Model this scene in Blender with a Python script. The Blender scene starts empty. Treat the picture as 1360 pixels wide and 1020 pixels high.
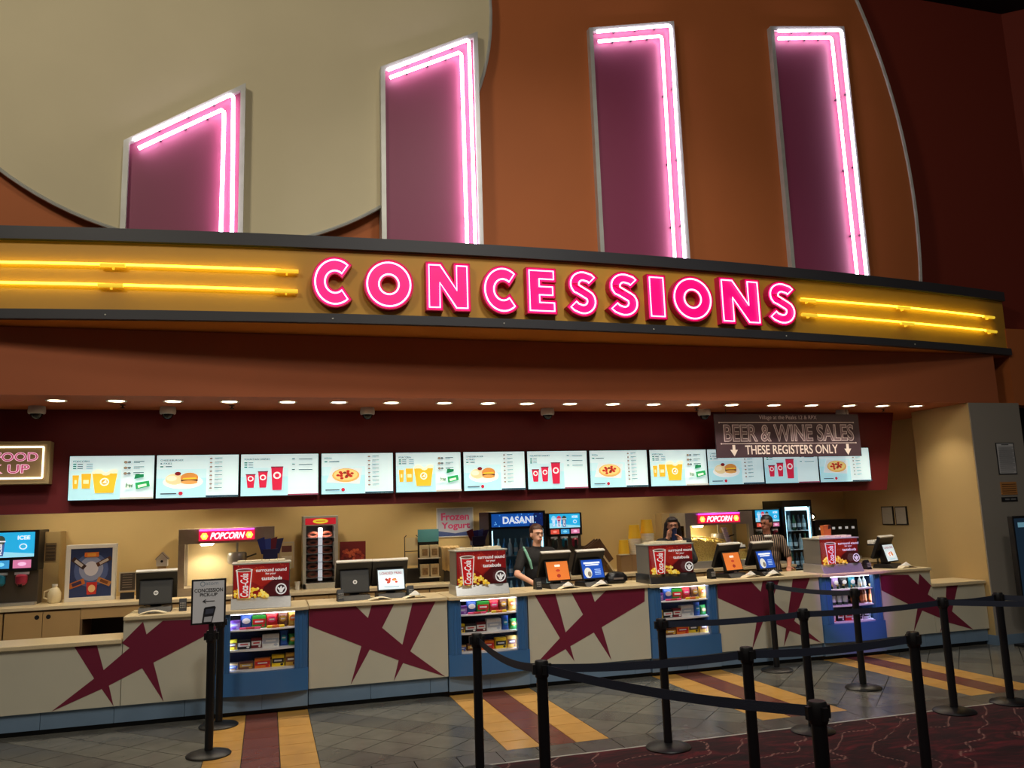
import bpy, math, random
from mathutils import Matrix, Vector
random.seed(7)
SC = bpy.context.scene
COL = SC.collection

# ---------------------------------------------------------------- camera
FPX, EYE = 1095.0, 1.82
def cam_axes(yaw, p, r):
    fw = Vector((math.sin(yaw)*math.cos(p), math.cos(yaw)*math.cos(p), math.sin(p)))
    rt = Vector((math.cos(yaw), -math.sin(yaw), 0)); dn = fw.cross(rt)
    c, s = math.cos(r), math.sin(r)
    return c*rt + s*dn, c*dn - s*rt, fw
RT, DN, FW = cam_axes(math.radians(16.64), math.radians(9.045), math.radians(1.922))
cam = bpy.data.objects.new('camera', bpy.data.cameras.new('camera'))
COL.objects.link(cam)
cam.data.sensor_fit = 'HORIZONTAL'; cam.data.sensor_width = 36
cam.data.lens = FPX/1360*36; cam.data.clip_end = 100
up, bk = -DN, -FW
cam.matrix_world = Matrix(((RT.x, up.x, bk.x, 0), (RT.y, up.y, bk.y, 0), (RT.z, up.z, bk.z, EYE), (0, 0, 0, 1)))
SC.camera = cam

# ---------------------------------------------------------------- world, unseen lobby lights, exposure
w = bpy.data.worlds.new('world'); SC.world = w; w.use_nodes = True
w.node_tree.nodes['Background'].inputs[0].default_value = (0.9, 0.85, 0.8, 1)
w.node_tree.nodes['Background'].inputs[1].default_value = 0.05
SC.view_settings.view_transform = 'Standard'; SC.view_settings.look = 'None'
SC.view_settings.gamma = 1; SC.view_settings.use_curve_mapping = False
SC.view_settings.exposure = 0.0
def area(name, loc, size, power, color, target):
    d = bpy.data.lights.new(name, 'AREA'); d.shape = 'DISK'; d.size = size; d.energy = power; d.color = color
    o = bpy.data.objects.new(name, d); COL.objects.link(o); o.location = loc
    o.rotation_euler = (Vector(target)-Vector(loc)).to_track_quat('-Z', 'Y').to_euler(); return o
# unseen lights added at the lobby ceiling to brighten walls and counter
area('lobby_fill_light', (-5.0, 1.0, 9.0), 1.6, 330, (1, .90, .74), (-1.5, 8.5, 6.0))
area('lobby_fill_light', (1.5, -1.5, 9.0), 1.6, 240, (1, .90, .78), (2.5, 8.0, 3.5))
k_ = area('lobby_fill_light', (3.2, 3.0, 9.0), 1.2, 62, (1, .96, .88), (3.2, 8.3, .6)); k_.data.spread = math.radians(80)  # added over the middle to lift the counter fronts

# a violet spotlight in the lobby ceiling, turned on the bottle case
d_ = bpy.data.lights.new('violet_spot', 'SPOT'); d_.energy = 2300; d_.color = (.55, .18, 1); d_.spot_size = math.radians(7); d_.spot_blend = .6; d_.shadow_soft_size = .06
k_ = bpy.data.objects.new('violet_spot', d_); COL.objects.link(k_); k_.location = (6.2, 3.0, 9.0)
k_.rotation_euler = (Vector((6.85, 8.7, .95))-k_.location).to_track_quat('-Z', 'Y').to_euler()

def P(x, y, Y):
    d = RT*(x-680) + DN*(y-510) + FW*FPX
    return Vector((0, 0, EYE)) + d*(Y/d.y)
def PZ(x, y, Z):
    d = RT*(x-680) + DN*(y-510) + FW*FPX
    return Vector((0, 0, EYE)) + d*((Z-EYE)/d.z)
def PX(x, y, X):
    d = RT*(x-680) + DN*(y-510) + FW*FPX
    return Vector((0, 0, EYE)) + d*(X/d.x)
def RC(x0, y0, x1, y1, Y):
    """pixel box -> X0, Z0, X1, Z1 on the plane Y"""
    ym, xm = (y0+y1)/2, (x0+x1)/2
    return P(x0, ym, Y).x, P(xm, y1, Y).z, P(x1, ym, Y).x, P(xm, y0, Y).z

# ---------------------------------------------------------------- materials
def lin(c):
    return tuple(((v/255)/12.92 if v/255 <= .04045 else ((v/255+.055)/1.055)**2.4) for v in c[:3]) + (1,)
MATS = {}
def mat(name, rgb, rough=.6, metal=0, var=0, scale=8, bump=0, bscale=60, emit=0, ecol=None, alpha=None, coat=0, stretch=None):
    if name in MATS: return MATS[name]
    m = bpy.data.materials.new(name); m.use_nodes = True; MATS[name] = m
    nt = m.node_tree; b = nt.nodes['Principled BSDF']; c = lin(rgb)
    b.inputs['Base Color'].default_value = c; b.inputs['Roughness'].default_value = rough
    b.inputs['Metallic'].default_value = metal
    if coat: b.inputs['Coat Weight'].default_value = coat
    if var or bump:
        tc = nt.nodes.new('ShaderNodeTexCoord'); vec = tc.outputs['Object']
        if stretch:
            mp = nt.nodes.new('ShaderNodeMapping'); mp.inputs['Scale'].default_value = stretch
            nt.links.new(vec, mp.inputs[0]); vec = mp.outputs[0]
    if var:
        n = nt.nodes.new('ShaderNodeTexNoise'); n.inputs['Scale'].default_value = scale; n.inputs['Detail'].default_value = 6
        nt.links.new(vec, n.inputs['Vector'])
        r = nt.nodes.new('ShaderNodeValToRGB'); e = r.color_ramp.elements
        e[0].position = .3; e[1].position = .7
        e[0].color = tuple(max(0, v*(1-var)) for v in c[:3])+(1,); e[1].color = tuple(min(1, v*(1+var)) for v in c[:3])+(1,)
        nt.links.new(n.outputs['Fac'], r.inputs[0]); nt.links.new(r.outputs[0], b.inputs['Base Color'])
    if bump:
        n = nt.nodes.new('ShaderNodeTexNoise'); n.inputs['Scale'].default_value = bscale; n.inputs['Detail'].default_value = 3
        nt.links.new(vec, n.inputs['Vector'])
        bp = nt.nodes.new('ShaderNodeBump'); bp.inputs['Strength'].default_value = bump; bp.inputs['Distance'].default_value = .01
        nt.links.new(n.outputs['Fac'], bp.inputs['Height']); nt.links.new(bp.outputs[0], b.inputs['Normal'])
    if emit:
        b.inputs['Emission Color'].default_value = lin(ecol or rgb); b.inputs['Emission Strength'].default_value = emit
    if alpha is not None:
        b.inputs['Alpha'].default_value = alpha
    return m
def print_mat(name, emit=0, rough=.5):
    """flat print: colours come from the print's own face colours"""
    if name in MATS: return MATS[name]
    m = bpy.data.materials.new(name); m.use_nodes = True; MATS[name] = m
    nt = m.node_tree; b = nt.nodes['Principled BSDF']; b.inputs['Roughness'].default_value = rough
    a = nt.nodes.new('ShaderNodeVertexColor'); a.layer_name = 'Col'
    nt.links.new(a.outputs[0], b.inputs['Base Color'])
    if emit:
        nt.links.new(a.outputs[0], b.inputs['Emission Color']); b.inputs['Emission Strength'].default_value = emit
    return m
def glass_mat():
    if 'clear_glass' in MATS: return MATS['clear_glass']
    m = bpy.data.materials.new('clear_glass'); m.use_nodes = True; MATS['clear_glass'] = m
    nt = m.node_tree; o = nt.nodes['Material Output']; nt.nodes.remove(nt.nodes['Principled BSDF'])
    t = nt.nodes.new('ShaderNodeBsdfTransparent'); g = nt.nodes.new('ShaderNodeBsdfGlossy'); g.inputs['Roughness'].default_value = .03
    fr = nt.nodes.new('ShaderNodeFresnel'); fr.inputs[0].default_value = 1.35
    mx = nt.nodes.new('ShaderNodeMixShader')
    nt.links.new(fr.outputs[0], mx.inputs[0]); nt.links.new(t.outputs[0], mx.inputs[1]); nt.links.new(g.outputs[0], mx.inputs[2])
    nt.links.new(mx.outputs[0], o.inputs[0]); return m
def carpet_mat():
    m = bpy.data.materials.new('patterned_carpet'); m.use_nodes = True; nt = m.node_tree
    b = nt.nodes['Principled BSDF']; b.inputs['Roughness'].default_value = .95
    L = nt.links.new; N = nt.nodes.new
    tc = N('ShaderNodeTexCoord')
    wv = N('ShaderNodeTexNoise'); wv.inputs['Scale'].default_value = 2.6; wv.inputs['Detail'].default_value = 8; wv.inputs['Roughness'].default_value = .7; wv.inputs['Distortion'].default_value = 1.5
    ms = N('ShaderNodeMapping'); ms.inputs['Scale'].default_value = (.8, 2.2, 1); ms.inputs['Rotation'].default_value = (0, 0, .35); L(tc.outputs['Object'], ms.inputs[0]); L(ms.outputs[0], wv.inputs['Vector'])
    r = N('ShaderNodeValToRGB'); e = r.color_ramp.elements
    e[0].position = .36; e[0].color = lin((22, 8, 12)); e[1].position = .7; e[1].color = lin((108, 24, 34))
    x = e.new(.52); x.color = lin((58, 12, 20))
    L(wv.outputs[0], r.inputs[0])
    w2 = N('ShaderNodeTexWave'); w2.inputs['Scale'].default_value = 1.1; w2.inputs['Distortion'].default_value = 12; w2.inputs['Detail'].default_value = 2
    mp = N('ShaderNodeMapping'); mp.inputs['Rotation'].default_value = (0, 0, .9); L(tc.outputs['Object'], mp.inputs[0]); L(mp.outputs[0], w2.inputs['Vector'])
    th = N('ShaderNodeMath'); th.operation = 'GREATER_THAN'; th.inputs[1].default_value = .988; L(w2.outputs[1], th.inputs[0])
    ck = N('ShaderNodeTexChecker'); ck.inputs['Scale'].default_value = 46; L(tc.outputs['Object'], ck.inputs['Vector'])
    ml = N('ShaderNodeMath'); ml.operation = 'MULTIPLY'; L(th.outputs[0], ml.inputs[0]); L(ck.outputs['Fac'], ml.inputs[1])
    mx = N('ShaderNodeMix'); mx.data_type = 'RGBA'; L(ml.outputs[0], mx.inputs[0]); L(r.outputs[0], mx.inputs[6]); mx.inputs[7].default_value = lin((140, 100, 92))
    n = N('ShaderNodeTexNoise'); n.inputs['Scale'].default_value = 400; L(tc.outputs['Object'], n.inputs['Vector'])
    bp = N('ShaderNodeBump'); bp.inputs['Strength'].default_value = .5; L(n.outputs['Fac'], bp.inputs['Height']); L(bp.outputs[0], b.inputs['Normal'])
    L(mx.outputs[2], b.inputs['Base Color']); return m

M_CREAMWALL = mat('cream_wall_paint', (224, 211, 172), .75, bump=.06, bscale=90, var=.03, scale=1.2)
M_ORANGE = mat('orange_wall_paint', (188, 104, 50), .7, bump=.06, bscale=90, var=.04, scale=1.0)
M_DARKRED = mat('dark_red_wall_paint', (128, 42, 22), .75, bump=.06, bscale=90)
M_FASCIA = mat('terracotta_paint', (180, 98, 56), .7, bump=.05, bscale=90, var=.03, scale=1.5)
M_BULK = mat('crimson_bulkhead_paint', (102, 10, 20), .6, bump=.03, bscale=90)
M_BEIGE = mat('beige_wall_paint', (208, 182, 126), .7, bump=.05, bscale=90, var=.03, scale=1.5)
M_PILLAR = mat('sand_wall_paint', (200, 170, 114), .7, bump=.06, bscale=80, var=.03, scale=1.5)
M_PILLAR_SHADE = mat('shaded_pillar_paint', (152, 146, 136), .75, bump=.05, bscale=90)  # shaded copy of the pillar paint, for its front face
M_BLACK = mat('black_plastic', (16, 16, 18), .45)
M_BLACKMET = mat('black_powder_coat', (14, 15, 18), .38, bump=.02, bscale=300)
M_BAND = mat('charcoal_metal_band', (56, 56, 60), .5, var=.06, scale=3)
M_AMBER = mat('amber_sign_face', (206, 152, 52), .55, var=.03, scale=2)
M_SILVER = mat('silver_trim', (196, 196, 186), .4, .25, var=.08, scale=6)
M_STEEL = mat('brushed_steel', (182, 182, 180), .3, .5, var=.1, scale=30, stretch=(1, 1, 14))
M_WHITEPL = mat('white_plastic', (232, 230, 222), .4)
M_CREAMLAM = mat('cream_laminate', (208, 203, 182), .45, var=.025, scale=2)
M_SHARD = mat('burgundy_laminate', (120, 32, 58), .4, var=.03, scale=3)
M_TOP = mat('speckled_tan_worktop', (226, 206, 164), .35, var=.07, scale=160)
M_BLUE = mat('blue_case_laminate', (62, 112, 168), .35, var=.03, scale=4)
M_BLUEDK = mat('navy_case_trim', (34, 58, 92), .35)
M_TOE = mat('blue_grey_base_tile', (116, 140, 164), .4, var=.06, scale=5)
M_WOOD = mat('tan_cabinet_laminate', (186, 150, 96), .5, var=.05, scale=3)
M_WOODEDGE = mat('brown_cabinet_edge', (120, 92, 60), .5)
M_GLASS = glass_mat()
M_SCREEN = print_mat('menu_screen_light', .56, .3)
M_LIT = print_mat('backlit_print', 1.4, .4)
M_PRINT = print_mat('flat_print')
M_NEONW = mat('white_pink_neon', (255, 225, 250), .4, emit=10, ecol=(242, 226, 255))
M_NEONY = mat('yellow_neon', (255, 225, 60), .4, emit=5, ecol=(255, 230, 58))
M_NEONP = mat('pale_pink_neon', (255, 205, 235), .4, emit=2.2, ecol=(255, 200, 235))
M_LAMP = mat('warm_lamp_glow', (255, 240, 205), .4, emit=14, ecol=(255, 232, 190))
M_TUBE = mat('case_tube_light', (250, 250, 255), .4, emit=24, ecol=(240, 246, 255))

# ---------------------------------------------------------------- mesh helpers
INV = {}
class MB:
    def __init__(s): s.v = []; s.f = []
    def add(s, v, f):
        k = len(s.v); s.v += [tuple(p) for p in v]; s.f += [tuple(i+k for i in q) for q in f]; return s
    def box(s, x0, y0, z0, x1, y1, z1):
        if x1 < x0: x0, x1 = x1, x0
        if y1 < y0: y0, y1 = y1, y0
        if z1 < z0: z0, z1 = z1, z0
        return s.add([(x0, y0, z0), (x1, y0, z0), (x1, y1, z0), (x0, y1, z0), (x0, y0, z1), (x1, y0, z1), (x1, y1, z1), (x0, y1, z1)],
                     [(0, 3, 2, 1), (4, 5, 6, 7), (0, 1, 5, 4), (1, 2, 6, 5), (2, 3, 7, 6), (3, 0, 4, 7)])
    def prism(s, poly, a, b, axis='y'):
        """extrude a 2D outline: axis y -> outline in (x,z); axis z -> (x,y); axis x -> (y,z)"""
        A = sum(poly[i][0]*poly[(i+1) % len(poly)][1]-poly[(i+1) % len(poly)][0]*poly[i][1] for i in range(len(poly)))
        if (A < 0) != (axis == 'y' and False): poly = poly[::-1] if A < 0 else poly
        m = {'y': lambda p, t: (p[0], t, p[1]), 'z': lambda p, t: (p[0], p[1], t), 'x': lambda p, t: (t, p[0], p[1])}[axis]
        n = len(poly); v = [m(p, a) for p in poly]+[m(p, b) for p in poly]
        f = [tuple(range(n)), tuple(range(2*n-1, n-1, -1))]+[(i, i+n, (i+1) % n+n, (i+1) % n) for i in range(n)]
        flip = (axis == 'y') == (b > a)
        if not flip: f = [q[::-1] for q in f]
        return s.add(v, f)
    def tube(s, pts, r, n=8, closed=False):
        pts = [Vector(p) for p in pts]; N = len(pts); base = len(s.v); v = []; f = []
        rr = r if isinstance(r, (list, tuple)) else [r]*N
        prev = None
        for i, p in enumerate(pts):
            a = pts[(i-1) % N] if (closed or i > 0) else p
            b = pts[(i+1) % N] if (closed or i < N-1) else p
            t1 = (p-a).normalized() if (p-a).length > 1e-9 else Vector((0, 0, 0)); t2 = (b-p).normalized() if (b-p).length > 1e-9 else Vector((0, 0, 0))
            t = (t1+t2); t = t.normalized() if t.length > 1e-6 else (t1 if t1.length else t2)
            if prev is None:
                u = t.orthogonal().normalized()
            else:
                u = prev-t*prev.dot(t); u = u.normalized() if u.length > 1e-6 else t.orthogonal().normalized()
            prev = u; w_ = t.cross(u)
            for k in range(n):
                an = 2*math.pi*k/n; v.append(p+(u*math.cos(an)+w_*math.sin(an))*rr[i])
        M_ = N if closed else N-1
        for i in range(M_):
            j = (i+1) % N
            for k in range(n):
                f.append((i*n+k, i*n+(k+1) % n, j*n+(k+1) % n, j*n+k))
        if not closed: f.append(tuple(range(n-1, -1, -1))); f.append(tuple((N-1)*n+k for k in range(n)))
        return s.add(v, f)
    def lathe(s, prof, c=(0, 0, 0), n=20, sx=1, sy=1):
        v = []; f = []; m = len(prof)
        for r, z in prof:
            for k in range(n):
                a = 2*math.pi*k/n; v.append((c[0]+r*sx*math.cos(a), c[1]+r*sy*math.sin(a), c[2]+z))
        for i in range(m-1):
            for k in range(n): f.append((i*n+k, i*n+(k+1) % n, (i+1)*n+(k+1) % n, (i+1)*n+k))
        f.append(tuple(range(n-1, -1, -1))); f.append(tuple((m-1)*n+k for k in range(n)))
        return s.add(v, f)
    def ell(s, c, r, n=14, m=9):
        prof = []
        v = []; f = []
        for i in range(m+1):
            t = math.pi*i/m
            for k in range(n):
                a = 2*math.pi*k/n
                v.append((c[0]+r[0]*max(math.sin(t), .02)*math.cos(a), c[1]+r[1]*max(math.sin(t), .02)*math.sin(a), c[2]-r[2]*math.cos(t)))
        for i in range(m):
            for k in range(n): f.append((i*n+k, i*n+(k+1) % n, (i+1)*n+(k+1) % n, (i+1)*n+k))
        f.append(tuple(range(n-1, -1, -1))); f.append(tuple(m*n+k for k in range(n)))
        return s.add(v, f)
    def cap(s, p0, r0, p1, r1, n=12):
        """tapered capsule"""
        p0, p1 = Vector(p0), Vector(p1); d = (p1-p0); L = d.length; t = d/L if L else Vector((0, 0, 1))
        pts = []; rs = []
        for k in range(5):
            a = math.pi/2*(1-k/4); pts.append(p0-t*r0*math.sin(a)); rs.append(max(r0*math.cos(a), r0*.08))
        for k in range(5):
            a = math.pi/2*k/4; pts.append(p1+t*r1*math.sin(a)); rs.append(max(r1*math.cos(a), r1*.08))
        return s.tube(pts, rs, n)
    def mesh(s, name):
        me = bpy.data.meshes.new(name); me.from_pydata(s.v, [], s.f); me.validate(); return me
    def build(s, name, m, parent=None, world=False, smooth=False, bevel=0, bseg=2):
        if world and parent is not None:
            iv = INV[root_of(parent).name]; s.v = [tuple(iv @ Vector(p)) for p in s.v]
        me = s.mesh(name); me.materials.append(m)
        if smooth:
            for p in me.polygons: p.use_smooth = True
        o = bpy.data.objects.new(name, me); COL.objects.link(o); o.parent = parent
        if smooth and not bevel:
            try: me.set_sharp_from_angle(angle=math.radians(40))
            except Exception: pass
        if bevel:
            b = o.modifiers.new('bevel', 'BEVEL'); b.width = bevel; b.segments = bseg; b.limit_method = 'ANGLE'
        return o
def root_of(o):
    while o.parent: o = o.parent
    return o
def tag(o, label, cat, group=None):
    o['label'] = label; o['category'] = cat
    if group: o['group'] = group
    return o
def T(name, label, cat, loc=(0, 0, 0), rz=0, group=None):
    o = bpy.data.objects.new(name, None); COL.objects.link(o); o.empty_display_size = .1
    o.location = loc; o.rotation_euler = (0, 0, rz)
    INV[o.name] = (Matrix.Translation(Vector(loc)) @ Matrix.Rotation(rz, 4, 'Z')).inverted()
    return tag(o, label, cat, group)
def struct(name, mb, m, bevel=0):
    o = mb.build(name, m, bevel=bevel); o['kind'] = 'structure'; return o
def copy_tree(o, parent=None):
    c = o.copy(); COL.objects.link(c); c.parent = parent
    for ch in o.children: copy_tree(ch, c)
    return c
def rrect(x0, z0, x1, z1, r, n=4):
    out = []
    for cx, cz, a0 in ((x1-r, z0+r, -90), (x1-r, z1-r, 0), (x0+r, z1-r, 90), (x0+r, z0+r, 180)):
        for k in range(n+1):
            a = math.radians(a0+90*k/n); out.append((cx+r*math.cos(a), cz+r*math.sin(a)))
    return out
TXT = {}
def text_tris(s, bold=0, shear=0):
    key = (s, bold, shear)
    if key in TXT: return TXT[key]
    c = bpy.data.curves.new('t', 'FONT'); c.body = s; c.size = 1; c.offset = bold; c.shear = shear; c.resolution_u = 4
    o = bpy.data.objects.new('t', c); me = bpy.data.meshes.new_from_object(o)
    v = [(p.co.x, p.co.y) for p in me.vertices]; f = [tuple(p.vertices) for p in me.polygons]
    bpy.data.objects.remove(o); bpy.data.curves.remove(c); bpy.data.meshes.remove(me)
    x0 = min(p[0] for p in v); x1 = max(p[0] for p in v); y0 = min(p[1] for p in v); y1 = max(p[1] for p in v)
    v = [((p[0]-x0)/(x1-x0), (p[1]-y0)/(y1-y0)) for p in v]
    TXT[key] = (v, f); return TXT[key]
class Canvas:
    """flat print in the local x-z plane, facing -y; each layer sits a hair in front of the last"""
    def __init__(s, step=.0005): s.v = []; s.f = []; s.c = []; s.l = 0; s.step = step
    def _put(s, pts, faces, c):
        s.l += 1; k = len(s.v); y = -s.l*s.step
        s.v += [(p[0], y, p[1]) for p in pts]; s.f += [tuple(i+k for i in q) for q in faces]; s.c += [lin(c)]*len(faces); return s
    def poly(s, pts, c):
        A = sum(pts[i][0]*pts[(i+1) % len(pts)][1]-pts[(i+1) % len(pts)][0]*pts[i][1] for i in range(len(pts)))
        if A < 0: pts = pts[::-1]
        return s._put(pts, [tuple(range(len(pts)))], c)
    def rect(s, x0, z0, x1, z1, c): return s.poly([(x0, z0), (x1, z0), (x1, z1), (x0, z1)], c)
    def ell(s, cx, cz, rx, rz, c, n=18): return s.poly([(cx+rx*math.cos(2*math.pi*k/n), cz+rz*math.sin(2*math.pi*k/n)) for k in range(n)], c)
    def ring(s, cx, cz, r0, r1, c, n=24):
        pts = [(cx+r*math.cos(2*math.pi*k/n), cz+r*math.sin(2*math.pi*k/n)) for r in (r0, r1) for k in range(n)]
        return s._put(pts, [(k, n+k, n+(k+1) % n, (k+1) % n) for k in range(n)], c)
    def text(s, t, x0, z0, x1, z1, c, bold=.012, shear=0, rot=False):
        v, f = text_tris(t, bold, shear)
        if rot: pts = [(x1-(x1-x0)*p[1], z0+(z1-z0)*p[0]) for p in v]
        else: pts = [(x0+(x1-x0)*p[0], z0+(z1-z0)*p[1]) for p in v]
        return s._put(pts, f, c)
    def build(s, name, m, parent=None, loc=(0, 0, 0), rot=(0, 0, 0), world=False):
        me = bpy.data.meshes.new(name); me.from_pydata(s.v, [], s.f)
        at = me.color_attributes.new('Col', 'FLOAT_COLOR', 'CORNER')
        for p in me.polygons:
            for li in p.loop_indices: at.data[li].color = s.c[p.index]
        me.materials.append(m)
        o = bpy.data.objects.new(name, me); COL.objects.link(o); o.parent = parent
        if world: loc = INV[root_of(parent).name] @ Vector(loc)
        o.location = loc; o.rotation_euler = rot; return o
def offset_poly(P_, d):
    """grow a counter-clockwise outline by d"""
    n = len(P_); out = []
    for i in range(n):
        a, b, c = Vector(P_[i-1]), Vector(P_[i]), Vector(P_[(i+1) % n])
        e1 = (b-a).normalized(); e2 = (c-b).normalized()
        n1 = Vector((e1.y, -e1.x)); n2 = Vector((e2.y, -e2.x)); m = n1+n2
        m = m.normalized() if m.length > 1e-6 else n1
        k = d/max(.35, m.dot(n1)); out.append((b.x+m.x*k, b.y+m.y*k))
    return out

# ---------------------------------------------------------------- planes of the place
YF = 8.72      # counter front panels
YW = 8.65      # fascia and orange wall
YB = 9.70      # menu bulkhead
YBACK = 12.05  # back wall
ZS = 3.09      # soffit
XP = 8.85      # right pillar
XPR = P(1352, 537, 8.65).x
XL = -5.0      # how far the place is built to the left

# ================================================================ THE SETTING
floor = struct('floor', MB().box(XL-2, -4, -.12, 14, 12.6, -.012), mat('dark_grout', (52, 50, 46), .8))
M_SLATE = mat('slate_tile', (108, 106, 98), .24, var=.16, scale=5, bump=.05, bscale=14)
M_SLATE2 = mat('slate_tile_darker', (94, 92, 87), .24, var=.16, scale=4, bump=.05, bscale=14)
M_YTILE = mat('ochre_tile', (212, 162, 84), .26, var=.08, scale=6)
M_RTILE = mat('maroon_tile', (122, 70, 58), .26, var=.1, scale=6)
STR = [(-.46, .41), (1.83, 2.70), (4.13, 5.0), (6.38, 7.25)]
Y0, Y1, TS, G = 6.6, 8.78, .3225, .004
def tile(name, poly, m, dst=None):
    c = (sum(p[0] for p in poly)/len(poly), sum(p[1] for p in poly)/len(poly))
    q = [(c[0]+(p[0]-c[0])*(1-G/.16), c[1]+(p[1]-c[1])*(1-G/.16)) for p in poly]
    if dst is not None: dst.prism(q, -.012, 0, 'z'); return
    MB().prism(q, -.012, 0, 'z').build(name, m, floor)
# the ochre and maroon stripes that run out from each display case
for a, b in STR:
    wd = (b-a)/3
    for k in range(3):
        y = Y1
        while y > Y0+.02:
            y2 = max(Y0, y-TS)
            tile('floor_tile', [(a+k*wd, y2), (a+(k+1)*wd, y2), (a+(k+1)*wd, y), (a+k*wd, y)], M_RTILE if k == 1 else M_YTILE); y = y2
# the border row along the carpet
x = -3.1
while x < 9.6:
    tile('floor_tile', [(x, Y0-TS), (x+TS, Y0-TS), (x+TS, Y0), (x, Y0)], M_SLATE2); x += TS
# slate tiles laid on the diagonal between the stripes
def clip(poly, ax, lim, keep_less):
    out = []
    for i in range(len(poly)):
        a, b = poly[i-1], poly[i]
        ia = (a[ax] <= lim) == keep_less or a[ax] == lim; ib = (b[ax] <= lim) == keep_less or b[ax] == lim
        if ia != ib:
            t = (lim-a[ax])/(b[ax]-a[ax]); out.append((a[0]+(b[0]-a[0])*t, a[1]+(b[1]-a[1])*t))
        if ib: out.append(b)
    return out
far = MB(); h = TS/math.sqrt(2)*1.0
fields = [(-2.9, STR[0][0]), (STR[0][1], STR[1][0]), (STR[1][1], STR[2][0]), (STR[2][1], STR[3][0]), (STR[3][1], 9.2), (XL, -2.9), (9.2, 12.5)]
for fi, (fa, fb) in enumerate(fields):
    ox, oy = 3.47, 6.59
    for i in range(-60, 61):
        for j in range(-60, 61):
            cx = ox+(i-j)*h; cy = oy+(i+j)*h+h
            if cx < fa-h or cx > fb+h or cy < Y0-h or cy > Y1+h: continue
            p = [(cx, cy-h), (cx+h, cy), (cx, cy+h), (cx-h, cy)]
            for ax, lim, kl in ((0, fa, False), (0, fb, True), (1, Y0, False), (1, Y1, True)):
                if p: p = clip(p, ax, lim, kl)
            if len(p) < 3: continue
            A = abs(sum(p[k-1][0]*p[k][1]-p[k][0]*p[k-1][1] for k in range(len(p))))/2
            if A < .006: continue
            if fi < 5 and A > .03: tile('floor_tile', p, M_SLATE if (i*7+j*3) % 3 else M_SLATE2)
            else: tile('', p, M_SLATE, far)
o = far.build('tile_remainder', M_SLATE, floor); o['kind'] = 'stuff'
struct('floor_carpet', MB().box(XL-2, -4, -.012, 14, Y0-TS-.02, .004), carpet_mat())
struct('trim_1', MB().box(XL-2, Y0-TS-.022, -.012, 14, Y0-TS-.002, .006), M_SILVER)
struct('floor_service', MB().box(XL-2, Y1+.02, -.012, 14, 12.6, 0), mat('service_floor', (70, 60, 52), .6, var=.1))
# upper walls
struct('wall_back_upper', MB().box(XL-2, 9.0, ZS+.3, 10.76, 9.2, 9.2), M_DARKRED)
def disc(cx, cz, r, a0, a1, n, zmin, xmin=-99, xmax=99):
    pts = [(cx+r*math.cos(math.radians(a0+(a1-a0)*k/n)), cz+r*math.sin(math.radians(a0+(a1-a0)*k/n))) for k in range(n+1)]
    return pts
# the orange layer: a huge disc cut off by the ceiling and the marquee
pts = disc(-.09, 5.62, 8.44, -12, 25.1, 40, 0)
pts = [(XL-2, 3.86)]+[(pts[0][0], 3.86)]+[p for p in pts if p[1] < 9.2]+[(-.09+8.44*math.cos(math.asin((9.2-5.62)/8.44)), 9.2), (XL-2, 9.2)]
struct('wall_orange_disc', MB().prism(pts, YW, 9.0), M_ORANGE)
arc = disc(-.09, 5.62, 8.45, -12, 25.1, 40, 0)
struct('trim_2', MB().tube([(p[0], YW, p[1]) for p in arc if p[1] < 9.2], .028, 6), M_SILVER)
cx, cz, r = -.62, 7.67, 3.05
pts = [(cx+r*math.cos(a*math.pi/40), cz+r*math.sin(a*math.pi/40)) for a in range(80)]
pts = clip(pts, 1, 9.2, True)
struct('wall_cream_disc', MB().prism(pts, 8.53, YW), M_CREAMWALL)
struct('trim_3', MB().tube([(cx+(r+.012)*math.cos(a*math.pi/60), 8.53, cz+(r+.012)*math.sin(a*math.pi/60)) for a in range(29-60, 30)][::-1] if False else
       [(cx+(r+.012)*math.cos(math.radians(a)), 8.53, cz+(r+.012)*math.sin(math.radians(a))) for a in range(-210, 31, 3)], .02, 6), M_SILVER)
struct('ceiling', MB().box(XL-2, -4, 9.2, 14, 9.2, 9.4), mat('black_ceiling', (12, 11, 11), .9))
# the angled wall at the right, with its lower orange band
dx, dy = .79, -.61
def oblique(z0, z1, off):
    a = Vector((10.76-off*.61, 9.0-off*.79, 0)); b = a+Vector((dx, dy, 0))*3.6; n = Vector((.61, .79, 0))*.15
    return MB().prism([(a.x, a.y), (b.x, b.y), (b.x+n.x, b.y+n.y), (a.x+n.x, a.y+n.y)], z0, z1, 'z')
struct('wall_right_upper', oblique(4.1, 9.2, 0), M_DARKRED)
zb0, zb1 = P(1350, 538, 8.7).z, P(1348, 437, 8.7).z
struct('wall_right_band', MB().box(P(1342, 490, 8.7).x, 8.7, zb0, 14, 8.98, zb1), M_ORANGE)
struct('wall_dark_opening', MB().box(XPR, 9.6, 0, 14, 9.7, ZS+.3), mat('opening_darkness', (22, 20, 20), .8))  # near-black sheet in place of the dark opening past the pillar
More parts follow.
